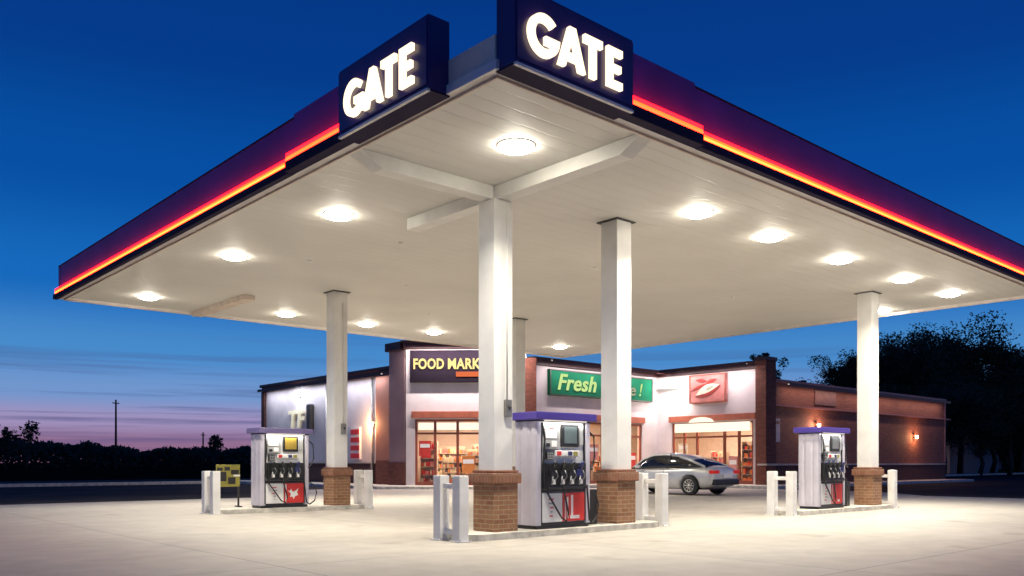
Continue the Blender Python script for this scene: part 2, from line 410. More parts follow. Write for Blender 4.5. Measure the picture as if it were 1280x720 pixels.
# edge trim under the fascia
m = MB()
for z0, z1, o in ((ZS-.05, ZS+.06, .05), (ZS-.085, ZS-.052, -.06)):
    mm = M['trimwhite'] if o > 0 else M['trim']
    m.box(CX0-o, CX1+o, CY0-o, CY0+.09, z0, z1, mm); m.box(CX0-o, CX1+o, CY1-.09, CY1+o, z0, z1, mm)
    m.box(CX0-o, CX0+.09, CY0+.092, CY1-.092, z0, z1, mm); m.box(CX1-.09, CX1+o, CY0+.092, CY1-.092, z0, z1, mm)
m.build('edge_trim', can)

def side_matrix(kind):
    # local u runs along the side, local v is outward distance, w is z
    if kind == 'right': return lambda u0, u1, v0, v1: (u0, u1, CY0-v1, CY0-v0)
    return lambda u0, u1, v0, v1: (CX0-v1, CX0-v0, u0, u1)
def fbox(mb, kind, u0, u1, v0, v1, z0, z1, mt, bev=0):
    a = side_matrix(kind)(u0, u1, v0, v1); mb.box(*a, z0, z1, mt, bev)
for kind, s0, s1, st, end in (('right', CX0, 8.16, 9.77, CX1+.15), ('left', 8.05, 10.06, 11.8, CY1+.12)):
    m = MB()   # main fascia
    fbox(m, kind, st+.003, end, -.05, .02, 5.60, 6.42, M['purple'])
    fbox(m, kind, st+.003, end, -.06, .03, 6.422, 6.445, M['darkpurple'])
    m.build('fascia_panel', can)
    m = MB(); fbox(m, kind, st+.003, end, .055, .16, 5.54, 5.665, M['darkpurple'], .012); m.build('fascia_ledge', can)
    m = MB(); fbox(m, kind, st+.01, end-.18, .135, .157, 5.667, 5.705, M['led'])
    fbox(m, kind, st+.01, end-.18, .136, .152, 5.7055, 5.738, M['gloworange']); fbox(m, kind, st+.01, end-.18, .136, .148, 5.7385, 5.785, M['glowred'])  # stacked emissive bands imitate the glow above the LED
    m.build('led_strip', can)
    m = MB()   # raised section beside the sign
    fbox(m, kind, s1+.003, st, .0, .07, 5.70, 6.45, M['purple'], .004)
    m.build('raised_fascia', can)
    m = MB(); fbox(m, kind, s1+.003, st, .055, .22, 5.545, 5.70, M['darkpurple'], .012); m.build('fascia_ledge', can)
    m = MB(); fbox(m, kind, s1+.01, st-.01, .195, .217, 5.703, 5.733, M['led2'])
    fbox(m, kind, s1+.01, st-.01, .196, .21, 5.7335, 5.76, M['gloworange']); fbox(m, kind, s1+.01, st-.01, .196, .206, 5.7605, 5.815, M['glowred'])  # same imitated glow bands on the raised section
    m.build('led_strip', can)
    # sign box
    m = MB()
    fbox(m, kind, s0, s1, .0, .31, 5.555, 6.42, M['signpanel'], .012)
    fbox(m, kind, s0+.02, s1-.01, .313, .325, 5.60, 6.38, M['signpanel'])
    fbox(m, kind, s0, s1, .0, .28, 5.53, 5.552, M['darkpurple'])
    fbox(m, kind, s0, s1, .283, .33, 5.52, 5.552, M['trimwhite'], .006)
    sb = m.build('sign_box', can); sb['label'] = 'dark navy sign box reading GATE in glowing white letters'
    # letters
    def arc(cx, cy, r, a0, a1, n=20): return [(cx+r*math.cos(R(a0+(a1-a0)*i/n)), cy+r*math.sin(R(a0+(a1-a0)*i/n))) for i in range(n+1)]
    G = arc(.5, .5, .5, 43, 360, 34)+[(.53, .5), (.53, .31)]+arc(.5, .5, .305, -38.5, -317, 34)
    A = [(0, 0), (.35, 1), (.57, 1), (.92, 0), (.70, 0), (.64, .19), (.28, .19), (.22, 0)]; A2 = [(.345, .37), (.46, .74), (.575, .37)]
    T = [(.22, 0), (.42, 0), (.42, .81), (.64, .81), (.64, 1), (0, 1), (0, .81), (.22, .81)]
    Ee = [(0, 0), (.55, 0), (.55, .18), (.2, .18), (.2, .41), (.5, .41), (.5, .59), (.2, .59), (.2, .82), (.55, .82), (.55, 1), (0, 1)]
    H_ = .475
    for nm, outl, off in (('G', [G], 0), ('A', [A, A2], .97), ('T', [T], 1.86), ('E', [Ee], 2.70)):
        me = curve_mesh([[((x+off)*H_, y*H_) for x, y in o] for o in outl], .05)
        if kind == 'right': place_mesh(me, 'letter', M['letter'], sb, (s0+.15, CY0-.355, 5.70), (1, 0, 0))
        else: place_mesh(me, 'letter', M['letter'], sb, (CX0-.355, s1-.22, 5.68), (0, -1, 0))
# the bare corner between the two sign boxes, and the back sides
m = MB(); m.box(CX0-.02, CX0+.06, CY0+.003, 8.047, 5.665, 5.96, M['cornertrim'], .005); m.build('corner_panel', can)
m = MB()
m.box(CX1+.02, CX1+.12, CY0+.0, CY1+.12, 5.57, 6.42, M['purple']); m.box(CX0+.003, CX1+.017, CY1+.02, CY1+.12, 5.57, 6.42, M['purple'])
m.build('rear_fascia', can)
# beams
m = MB()
ax, ay = 8.98, 10.45
m.prism([(CX0+.1, ZS-.004), (CX0+.55, ZS-.21), (ax-.16, ZS-.21), (ax-.16, ZS-.004)], 'Y', ay-.13, ay+.13, M['colpaint'])
m.build('beam', can)
m = MB(); m.prism([(CY0+.1, ZS-.006), (CY0+.5, ZS-.208), (12.75, ZS-.208), (12.75, ZS-.006)], 'X', ax-.13, ax+.13, M['colpaint']); m.build('beam', can)
m = MB(); m.box(9.65, 9.95, 21.3, CY1-.15, ZS-.13, ZS-.004, M['trim'], .01); m.build('beam', can)

def column(x, y, hs=.195, capplate=True, box=False, hb=.25):
    m = MB(); top = ZS-.003 if capplate else ZS-.212
    m.box(-hs, hs, -hs, hs, .95, top, M['colpaint'], .012)
    if capplate: m.box(-hs-.06, hs+.06, -hs-.06, hs+.06, ZS-.022, ZS-.006, M['darkmetal'])
    c = m.build('column', can, (x, y, 0))
    m = MB(); m.box(-hb, hb, -hb, hb, .101, .86, M['colbrick'], .006)
    b = m.build('brick_base', c)
    m = MB()
    m.box(-hb-.045, hb+.045, -hb-.045, hb+.045, .862, 1.03, M['colcap'], .02)
    m.box(-hb-.01, hb+.01, -hb-.01, hb+.01, 1.032, 1.075, M['colcap'], .015)
    m.build('brick_cap', c)
    if box:
        m = MB(); m.box(.0, .12, -hs-.075, -hs-.004, 1.93, 2.2, M['steel'], .01); m.cyl((.06, -hs-.02, 2.2), (.06, -hs-.02, ZS-.3), .014, .014, M['colpaint'], 8)
        m.cyl((.06, -hs-.075, 2.08), (.06, -hs-.09, 2.08), .03, .03, M['darkmetal'], 10)
        m.build('junction_box', c)
    return c
cA = column(ax, ay, capplate=False, box=True, hb=.255); cA['label'] = 'front white square column on brick base at the crossing of two beams'
cB = column(11.85, 10.4); cB['label'] = 'white square column on brick base just right of the near fuel pump'
cC = column(21.7, 10.4); cC['label'] = 'white square column on brick base at the right-hand island'
cE = column(11.35, 19.5, box=True); cE['label'] = 'white square column on brick base at the left-hand island'
cD = column(17.6, 19.5); cD['label'] = 'white square column half hidden behind the front column'
# little sprinkler discs in the ceiling
for x, y in ((9.73, 14.22), (12.2, 17.6), (9.1, 16.8), (14.2, 13.1), (19.4, 12.95), (18.2, 17), (15, 20.5)):
    m = MB(); m.cyl((x, y, ZS-.002), (x, y, ZS-.03), .05, .035, M['white'], 12); m.build('sprinkler_disc', can)

# canopy lights
WARM = (1., .92, .78)
def canopy_light():
    r = empty('canopy_light', (0, 0, ZS), '', 'ceiling light')
    m = MB(); m.cyl((0, 0, -.003), (0, 0, -.014), .28, .265, M['housing'], 32); m.build('housing', r)
    m = MB(); m.cyl((0, 0, -.015), (0, 0, -.05), .25, .235, M['lens'], 28); m.cyl((0, 0, -.0505), (0, 0, -.085), .235, .13, M['lens'], 28)
    m.build('lens', r)
    area('lamp', (0, 0, -.12), 172, .34, WARM, parent=r, spread=R(135))
    point('lamp', (0, 0, -.20), 6, .09, WARM, parent=r)
    return r
LP = [(7.94, 8.8, 'lit canopy light nearest the corner between the two glowing signs'),
      (12.44, 9.02, 'first lit canopy light right of the front columns'), (14.82, 9.05, 'second lit canopy light in the row along the right edge'),
      (17.62, 9.05, 'third lit canopy light in the row along the right edge'), (20.6, 9.0, 'fourth lit canopy light in the row along the right edge'),
      (23.3, 8.98, 'last lit canopy light in the row along the right edge'),
      (7.8, 13.35, 'nearest lit canopy light left of the front column'), (7.7, 17.5, 'middle lit canopy light along the left edge'),
      (7.9, 23.3, 'lit canopy light in the far left corner of the ceiling'),
      (11.86, 23.3, 'lit canopy light in the back row left of the left-hand column'), (14.63, 23.3, 'lit canopy light in the back row just right of the left-hand column'),
      (17.2, 23.2, 'lit canopy light in the back row left of the front column'), (22.95, 22.95, 'lit canopy light in the far back corner between the front columns'),
      (24.4, 11.3, 'lit canopy light beside the top of the right-hand column')]
p0 = canopy_light()
for i, (x, y, lb) in enumerate(LP):
    o = p0 if i == 0 else copy_tree(p0)
    o.location = (x, y, ZS); tag(o, lb, 'ceiling light', 'lit lights in the canopy ceiling')

# ------------------------------------------------------------------ islands and guards
def island(x0, x1, y0, label, w=.82):
    m = MB(); r = .25; pts = []
    for cx, cy, a in ((x1-r, y0+r, -90), (x1-r, y0+w-r, 0), (x0+r, y0+w-r, 90), (x0+r, y0+r, 180)):
        for i in range(7): t = R(a+15*i); pts.append((cx+r*math.cos(t), cy+r*math.sin(t)))
    m.prism(pts, 'Z', .001, .10, M['kerb'])
    o = m.build('pump_island'); return tag(o, label, 'kerb island', 'raised concrete pump islands')
island(8.12, 12.7, 9.98, 'raised concrete island under the near pump and the two front columns', .84)
island(17.6, 22.4, 9.98, 'raised concrete island under the right-hand pump and column', .84)
island(8.12, 12.0, 19.08, 'raised concrete island under the left-hand pump and column', .84)
island(17.1, 21.5, 19.08, 'raised concrete island under the column half hidden behind the front one', .84)

def guard():
    r = empty('island_guard', (0, 0, 0), '', 'guard rail')
    for y in (0, .48):
        m = MB(); m.box(-.09, .09, y-.09, y+.09, .001, 1.0, M['guard'], .018)
        m.box(-.125, .125, y-.125, y+.125, .002, .02, M['guard'], .004)
        for dx in (-.09, .09):
            m.cyl((dx, y-.11, .02), (dx, y-.11, .035), .012, .012, M['steel'], 6)
        m.build('post', r)
    for z in (.84, .14):
        m = MB(); m.box(-.035, .035, .093, .387, z-.04, z+.04, M['guard'], .012); m.build('rail', r)
    return r
g0 = guard()
GP = [(8.0, 10.12, 'pale steel two-post guard at the left end of the near island'), (12.82, 10.12, 'pale steel two-post guard right of the near island\'s second column'),
      (17.45, 10.12, 'pale steel two-post guard left of the right-hand pump'), (22.5, 10.12, 'pale steel two-post guard right of the right-hand column'),
      (8.0, 19.2, 'pale steel two-post guard left of the left-hand pump'), (12.1, 19.2, 'pale steel two-post guard right of the left-hand column')]
for i, (x, y, lb) in enumerate(GP):
    o = g0 if i == 0 else copy_tree(g0); o.location = (x, y, 0); tag(o, lb, 'guard rail', 'steel guards at the island ends')

# ------------------------------------------------------------------ fuel pumps
def pump(x, y, label, style):
    r = empty('fuel_pump', (x, y, .1), label, 'fuel pump', 'fuel pumps under the canopy')
    W, D = 1.27, .52
    m = MB()
    m.box(.02, W-.02, .02, D-.02, 0, .06, M['black'])
    m.box(.10, W-.10, .04, D-.04, .062, 1.78, M['pumpwhite'], .01)
    m.build('cabinet', r)
    for s in (0, 1):   # rounded end columns, fluted
        m = MB(); x0 = .0 if s == 0 else W-.115; pts = []
        n = 14
        for i in range(n+1):
            t = math.pi*i/n
            pts.append((D/2-math.cos(t)*D/2, -math.sin(t)**.5*.035*(1 if i not in (5, 9) else .3)))
        sgn = 1 if s == 0 else -1; bx = .10 if s == 0 else W-.10
        outl = [(bx+sgn*(-.085+p[1]), p[0]) for p in pts]+[(bx-sgn*.002, D), (bx-sgn*.002, 0)]
        m.prism(outl, 'Z', .0625, 1.775, M['pumpside'])
        m.build('side_panel', r)
    m = MB()  # cap
    m.box(-.08, W+.08, -.09, D+.09, 1.80, 1.93, M['palecap'] if style == 'left' else M['pumpcap'], .02)
    m.box(.0, W+.0, .0, D+.0, 1.778, 1.798, M['black'])
    m.build('canopy_cap', r)
    m = MB(); m.box(.14, W-.14, -.06, -.03, 1.782, 1.797, M['fillglow']); m.build('added_fill_bar', r)
    area('cap_fill_lamp', (W/2, -.05, 1.775), 9, W-.3, (1, .94, .88), parent=r, shape='RECTANGLE', sy=.03)  # added fill light under the cap to brighten the pump front
    # black frame lines
    m = MB()
    for xx in (.105, W-.135): m.box(xx, xx+.03, .012, .038, .1, 1.77, M['black'], .004)
    m.box(.137, W-.137, .010, .038, .60, .65, M['black'], .004); m.box(.137, W-.137, .010, .038, .065, .10, M['black'], .004)
    m.build('frame_trim', r)
    # upper display
    m = MB(); m.box(.15, .52, .0, .038, 1.32, 1.74, M['pumpgrey'], .008)
    m.box(.20, .46, -.006, -.001, 1.50, 1.70, M['pumpwhite']); m.box(.22, .30, -.01, -.001, 1.36, 1.42, M['black'], .003); m.box(.34, .46, -.007, -.001, 1.36, 1.46, M['white'])
    m.box(.28, .40, -.009, -.0065, 1.72-.06, 1.72-.04, M['red'])
    m.build('control_panel', r)
    m = MB(); m.box(.58, .98, -.012, .038, 1.36, 1.74, M['black'], .01)
    m.box(.63, .93, -.016, -.0125, 1.42, 1.70, M['yellowscreen'] if style == 'left' else M['screen'])
    sc = m.build('display_screen', r)
    # small card reader, keypad keys
    m = MB(); m.box(.2, .36, -.03, .038, 1.14, 1.28, M['black'], .006)
    for i in range(3):
        for j in range(3): m.box(.22+i*.045, .25+i*.045, -.036, -.0305, 1.155+j*.04, 1.18+j*.04, M['pumpgrey'])
    m.build('keypad', r)
    m = MB(); m.box(.42, .98, -.02, .038, 1.2, 1.3, M['pumpwhite'], .008); m.build('grade_panel', r)
    m = MB()
    for k in range(4):
        m.box(.45+k*.13, .55+k*.13, -.024, -.0205, 1.215, 1.285, [M['red'], M['white'], M['blueplastic'], M['yellow']][k]); 
    m.box(.16, .50, -.004, -.0005+.0045, 1.305, 1.315, M['black']); m.box(1.02, 1.1, -.002, .0395, 1.4, 1.7, M['pumpgrey'], .004)
    m.build('grade_button', r)
    m = MB(); m.box(-.002-.0, .0985, .1, .4, 1.1, 1.104, M['black']); m.build('label_strip', r)
    # nozzle tray
    m = MB(); m.box(.16, W-.16, -.06, .038, .66, 1.09, M['black'], .012); m.box(.16, W-.16, -.10, -.061, .66, .70, M['black'], .008)
    m.build('nozzle_tray', r)
    for k in range(4):
        xx = .27+k*.215; mt = M['black'] if k < 3 else M['blueplastic']
        m = MB()
        m.box(xx-.05, xx+.05, -.13, -.062, .86, .98, mt, .02)
        m.tube([(xx, -.10, .98), (xx, -.15, 1.08), (xx+.01, -.17, 1.12)], [.035, .032, .02], mt, 8)
        m.tube([(xx-.02, -.12, .87), (xx-.05, -.15, .80), (xx-.06, -.14, .73)], .016, M['nozzle'], 8)
        m.tube([(xx+.03, -.14, .97), (xx+.055, -.17, .88), (xx+.02, -.14, .80)], .009, M['nozzle'], 6)
        m.box(xx-.035, xx+.03, -.139, -.131, .74, .82, M['white'], .002)
        m.build('nozzle', r)
    # lower doors
    m = MB(); m.box(.14, .60, .004, .038, .11, .59, M['pumpwhite'], .006)
    for i in range(5): m.box(.30+random.uniform(-.03, .05), .36+random.uniform(0, .08), .0, .0035, .2+i*.07, .222+i*.07, M['pumpgrey'] if i % 2 else M['red'])
    m.build('lower_door', r)
    m = MB(); m.box(.61, W-.14, .0, .038, .11, .59, M['red'], .006)
    rp_ = m.build('red_panel', r)
    m = MB()
    if style == 'near':
        m.box(.655, .675, -.004, -.0005, .14, .56, M['white']); m.box(.70, .735, -.004, -.0005, .16, .52, M['white'])
        m.box(.80, .85, -.004, -.0005, .20, .55, M['white']); m.box(.78, 1.0, -.005, -.001, .15, .205, M['white'])
    elif style == 'left':
        m.prism([(.70, .42), (.76, .40), (.79, .45), (.84, .38), (.92, .41), (.99, .47), (.95, .36), (.98, .30), (.90, .27), (.86, .20), (.82, .27), (.76, .25), (.79, .33)], 'Y', -.004, -.0005, M['white'])
        m.box(.64, .67, -.004, -.0005, .13, .57, M['white'])
    else:
        m.box(.64, .66, -.004, -.0005, .13, .57, M['white']); m.box(.9, 1.0, -.004, -.0005, .16, .21, M['white'])
    m.build('panel_marking', rp_)
    # hoses
    def cat(p, q, sag, out=0, n=14):
        p, q = Vector(p), Vector(q)
        return [p.lerp(q, i/n)+Vector((0, -out*math.sin(math.pi*i/n), -sag*math.sin(math.pi*i/n))) for i in range(n+1)]
    m = MB()
    m.tube([(.14, .0, 1.75), (.10, -.05, 1.68), (.13, -.06, 1.5), (.10, -.06, 1.1), (.12, -.06, .75), (.16, -.07, .62), (.3, -.09, .42), (.48, -.1, .18), (.6, -.09, .12), (.66, -.08, .25), (.5, -.1, .75)], .016, M['rubber'], 8)
    m.build('hose', r)
    m = MB(); m.tube(cat((W-.03, .05, 1.25), (W+.03, .05, .62), 0, .0, 4)+[Vector((W+.17, .02, .52)), Vector((W+.22, 0, .35)), Vector((W+.15, -.02, .15)), Vector((W+.0, -.05, .06)), Vector((W-.1, -.08, .12)), Vector((W-.16, -.1, .5)), Vector((W-.2, -.12, .72))], .016, M['rubber'], 8)
    m.build('hose', r)
    m = MB(); m.tube([(W-.05, .1, 1.72), (W+.14, .04, 1.55), (W+.16, .04, 1.2), (W+.05, .0, 1.02), (W-.06, -.1, .98)], .016, M['rubber'], 8); m.build('hose', r)
    return r
pump(9.58, 10.12, 'grey-sided fuel pump with purple cap and white L on its red panel', 'near')
pump(18.66, 10.12, 'fuel pump with purple cap before the dark brown brick wing', 'right')
pump(9.12, 19.22, 'fuel pump with yellow screen and white crest on red panel, far left', 'left')

# squeegee / bin beside the near pump
def service_bin(x, y, label):
    r = empty('squeegee_bin', (x, y, .1), label, 'squeegee bin')
    m = MB(); m.box(-.1, .1, -.12, .12, 0, .62, M['black'], .02); m.build('bin', r)
    m = MB(); m.tube([(0, 0, .5), (.03, 0, .9), (.08, .02, 1.08)], .012, M['darkmetal'], 6); m.box(-.04, .17, 0, .05, 1.06, 1.13, M['frame'], .01); m.build('squeegee', r)
service_bin(11.22, 10.5, 'dark squeegee bin between the near pump and the second column')
service_bin(20.6, 10.5, 'dark squeegee bin between the right-hand pump and its column')

# yellow advertising board near left pump
r = empty('poster_stand', (9.55, 22.1, 0), 'yellow and black poster board on legs behind the left-hand pump', 'poster stand')
m = MB(); m.box(-.31, .33, -.03, .03, .55, 1.14, M['yellow'], .01)
for a, b, c, d in ((-.25, -.05, .7, .95), (.0, .2, .62, .8), (.08, .3, .88, 1.0), (-.3, -.15, .98, 1.06), (-.1, .05, .98, 1.08)): m.box(a, b, -.036, -.0305, c, d, M['black'], .002)
m.box(.15, .33, -.036, -.031, .62+.2, .70+.17, M['white'])
m.build('poster', r)
for s in (-.3, .3):
    m = MB(); m.box(s-.02, s+.02, -.02, .02, 0, .548, M['darkmetal']); m.box(s-.02, s+.02, -.2, .2, 0, .03, M['darkmetal']); m.build('leg', r)

# ------------------------------------------------------------------ store
st = empty('convenience_store', (0, 0, 0), 'single-storey store with pale walls, tower corner and brown brick wing', 'shop')
T0, T1 = Vector((22.75, 32.85, 0)), Vector((26.75, 28.95, 0))
TL = (T1-T0).length; tu = (T1-T0).normalized(); tn = Vector((-tu.y, tu.x, 0))   # inward normal
if tn.dot(Vector((1, 1, 0))) < 0: tn = -tn
def frame_mtx(o, u):
    u = Vector(u).normalized(); n = Vector((-u.y, u.x, 0)); mt = Matrix((u, n, Vector((0, 0, 1)))).transposed().to_4x4(); mt.translation = Vector(o); return mt
MT = frame_mtx(T0, tu)                       # local x along facade, +y inward
MG = frame_mtx((26.9, 29.0, 0), (1, 0, 0))
MR = frame_mtx((36.4, 29.0, 0), (0, -1, 0))  # local x runs toward the camera; +y = +x world (inward)
ML = frame_mtx((23.25, 48.5, 0), (0, -1, 0))
MW = frame_mtx((36.9, 22.65, 0), (1, 0, 0))
def lb(m, mtx, *a, bev=0): m.box(*a, bev, mtx)
def facade(name, mtx, L_, H_, mt, opening=None, th=.3, wains=None):
    m = MB()
    if opening:
        a, b, h = opening
        lb(m, mtx, 0, a, 0, th, 0, H_, mt); lb(m, mtx, b, L_, 0, th, 0, H_, mt); lb(m, mtx, a, b, 0, th, h, H_, mt)
    else: lb(m, mtx, 0, L_, 0, th, 0, H_, mt)
    o = m.build(name, st)
    if wains:
        m = MB(); spans = [(0, opening[0]), (opening[1], L_)] if opening else [(0, L_)]
        for a, b in spans:
            lb(m, mtx, a-.0, b, -.06, -.003, .13, wains[0], wains[1])
            lb(m, mtx, a, b, -.09, -.003, wains[0]+.002, wains[0]+.09, M['sill'])
        m.build('wainscot', st)
    return o
facade('tower_wall', MT, TL, 6.45, M['stucco'], (.42, 4.9, 3.2))
facade('wall', MG, 9.5, 5.75, M['stucco'], (3.9, 8.2, 3.2))
facade('wall', MR, 6.3, 5.75, M['stucco'], (.95, 5.85, 3.25))
facade('wall', ML, 14.5, 5.45, M['stucco'], None, wains=(1.15, M['darkbrick']))
w_ = facade('wing_wall', MW, 21., 5.15, M['wingbrick'], None, wains=(1.05, M['darkbrick'])); w_['label'] = 'dark brown brick wing wall'
# tower side (seen on the left) and end walls / roof
m = MB()
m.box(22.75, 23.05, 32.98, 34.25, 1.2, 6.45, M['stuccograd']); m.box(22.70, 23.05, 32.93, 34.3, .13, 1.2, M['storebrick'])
m.build('tower_wall', st)
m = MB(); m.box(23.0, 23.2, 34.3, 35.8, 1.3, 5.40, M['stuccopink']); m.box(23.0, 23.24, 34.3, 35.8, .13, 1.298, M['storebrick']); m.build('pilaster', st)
m = MB(); m.box(23.1, 23.24, 48.2, 48.6, .1, 5.44, M['darkbrick']); m.build('pilaster', st)
m = MB(); lb(m, MT, 5.25, 6.05, -.2, .35, .1, 6.0, M['storebrick'], bev=.01); m.build('brick_pillar', st)
m = MB(); m.box(36.0, 36.88, 22.2, 22.78, .1, 6.05, M['storebrick'], .01); m.box(35.95, 36.93, 22.15, 22.8, 6.053, 6.25, M['parapet'], .02); m.box(35.94, 36.94, 22.12, 22.65, 1.05, 1.14, M['sill'], .01); m.build('brick_pillar', st)
m = MB()
lb(m, MT, -.12, TL+.12, -.14, .4, 6.453, 6.75, M['parapet'], bev=.02)
lb(m, MT, -.22, TL+.22, -.24, .45, 6.752, 6.84, M['parapet'], bev=.02)
m.box(22.6, 23.1, 33.1, 34.4, 6.453, 6.84, M['parapet'], .02)
m.build('cornice', st)
m = MB()
lb(m, MG, .2, 9.5, -.12, .3, 5.753, 6.02, M['parapet'], bev=.01); lb(m, MG, .2, 9.5, -.2, .35, 6.022, 6.12, M['parapet'], bev=.01)
m.build('cornice', st)
m = MB(); lb(m, MR, -.0, 6.3, -.12, .3, 5.753, 6.02, M['parapet'], bev=.01); lb(m, MR, -.0, 6.3, -.2, .35, 6.022, 6.12, M['parapet'], bev=.01); m.build('cornice', st)
m = MB(); lb(m, ML, -.1, 14.2, -.12, .3, 5.453, 5.70, M['parapet'], bev=.01); lb(m, ML, -.2, 14.2, -.22, .35, 5.702, 5.86, M['parapet'], bev=.01); m.build('cornice', st)
m = MB(); lb(m, MW, .0, 21.1, -.08, .3, 5.153, 5.30, M['coping'], bev=.01); lb(m, MW, 20.9, 21.08, -.04, .3, 1.2, 5.15, M['coping']); m.build('cornice', st)
m = MB(); lb(m, MW, .0, 21.6, -.16, -.003, 3.95, 4.03, M['coping'], bev=.01); m.build('trim_band', st)
# building mass: roofs and outer walls
m = MB()
m.prism([(23.5, 48.4), (23.5, 33.5), (27.2, 29.5), (36.2, 29.5), (36.9, 22.9), (57.7, 22.9), (57.7, 48.4)], 'Z', 5.0, 5.12, M['steel']); m.build('roof', st)
m = MB(); m.box(57.6, 57.88, 22.96, 48.5, 0, 5.14, M['wingbrick']); m.box(23.56, 57.59, 48.2, 48.49, 0, 5.14, M['wingbrick']); m.build('rear_wall', st)
m = MB()
m.prism([(23.6, 48.1), (23.6, 33.5), (27.2, 29.4), (36.8, 29.4), (36.8, 22.98), (57.5, 22.98), (57.5, 48.1)], 'Z', .02, .10, M['intfloor']); m.build('interior_floor', st)
m = MB(); m.prism([(24.0, 47.9), (24.0, 33.6), (27.3, 29.7), (36.75, 29.7), (36.75, 23.1), (57.4, 23.1), (57.4, 47.9)], 'Z', 3.6, 3.65, M['intwall']); m.build('interior_ceiling', st)
m = MB()
m.prism([(24.1, 38.2), (24.1, 38.3), (28.6, 34.2), (40.9, 34.2), (40.9, 23.2), (40.8, 23.2), (40.8, 34.1), (28.5, 34.1)], 'Z', .11, 3.59, M['intwall'])
m.build('interior_wall', st)

def storefront(mtx, a, b, h, posts, tz):
    m = MB()
    y0, y1 = .06, .16
    lb(m, mtx, a, a+.1, y0, y1, .1, h, M['frame']); lb(m, mtx, b-.1, b, y0, y1, .1, h, M['frame'])
    lb(m, mtx, a+.102, b-.102, y0, y1, h-.1, h-.003, M['frame']); lb(m, mtx, a+.102, b-.102, y0, y1, .1, .3, M['frame'])
    for p in posts: lb(m, mtx, p-.06, p+.06, y0, y1, .302, h-.102, M['frame'])
    xs = [a+.1]+posts+[b-.1]
    for i in range(len(xs)-1):
        l = xs[i]+(.062 if i else .002); rr = xs[i+1]-(.062 if i < len(xs)-2 else .002)
        lb(m, mtx, l, rr, y0, y1, tz, tz+.09, M['frame'])
    f = m.build('window', st)
    m = MB(); lb(m, mtx, a+.05, b-.05, .105, .113, .25, h-.05, M['glass']); m.build('pane', f)
    m = MB(); lb(m, mtx, a-.15, b+.15, -.10, -.003, h+.06, h+.36, M['lintel'], bev=.01); m.build('lintel', f)
    return f
f1 = storefront(MT, .42, 4.9, 3.2, [1.35, 2.4, 3.45, 4.2], 2.5)
f2 = storefront(MG, 3.9, 8.2, 3.2, [5.2, 6.7], 2.5)
f3 = storefront(MR, .95, 5.85, 3.25, [1.7, 2.5, 4.15, 5.0], 2.45)
m = MB(); lb(m, MR, 1.25, 5.7, -.16, -.02, 2.75, 3.2, M['lightbox'], bev=.01); o = m.build('lightbox', f3)
m = MB(); pts = [(2.9+.75*math.cos(R(t)), 3.25+.26*math.sin(R(t))) for t in range(0, 181, 15)]
m.prism(pts, 'Y', -.17, -.105, M['lightbox'], MR); m.build('arched_lightbox', f3)
m = MB(); lb(m, MT, .55, 4.8, .2, .32, 2.72, 3.05, M['lightbox']); m.build('lightbox', f1)

# shelves of goods inside
prod = [mat('goods_%s' % n, c, .5, amt=.1) for n, c in (('red', (.6, .04, .03)), ('cream', (.7, .6, .4)), ('orange', (.65, .22, .05)), ('dark', (.06, .03, .03)), ('pink', (.6, .25, .22)), ('green', (.1, .3, .1)))]
def shelf(mtx_o, u, label, w=1.6, h=1.9, seed=0, pal=(0, 1, 2, 4)):
    rnd = random.Random(seed)
    ang = math.atan2(u[1], u[0]); r = empty('display_shelf', (mtx_o[0], mtx_o[1], .1), label, 'shelf', 'goods shelves inside the store', ang)
    m = MB(); m.box(0, w, .36, .4, 0, h, M['shelf']); m.box(0, .03, 0, .357, 0, h, M['shelf']); m.box(w-.03, w, 0, .357, 0, h, M['shelf'])
    n = 5
    for k in range(n): m.box(.032, w-.032, 0, .357, .08+k*(h-.1)/n, .11+k*(h-.1)/n, M['shelf'])
    m.build('rack', r)
    m = MB()
    for k in range(n):
        x = .05; z = .112+k*(h-.1)/n
        while x < w-.14:
            ww = rnd.uniform(.05, .12); hh = rnd.uniform(.15, .28); m.box(x, x+ww, .02, .3, z, z+hh, prod[rnd.choice(pal)]); x += ww+rnd.uniform(.004, .03)
    tag(m.build('goods', r), kind='stuff')
def on(mtx, x, y): v = mtx @ Vector((x, y, 0)); return (v.x, v.y)
ut = (tu.x, tu.y)
PANES = {'t': 'tower window', 'g': 'window under the green sign', 'r': 'window beside the car'}
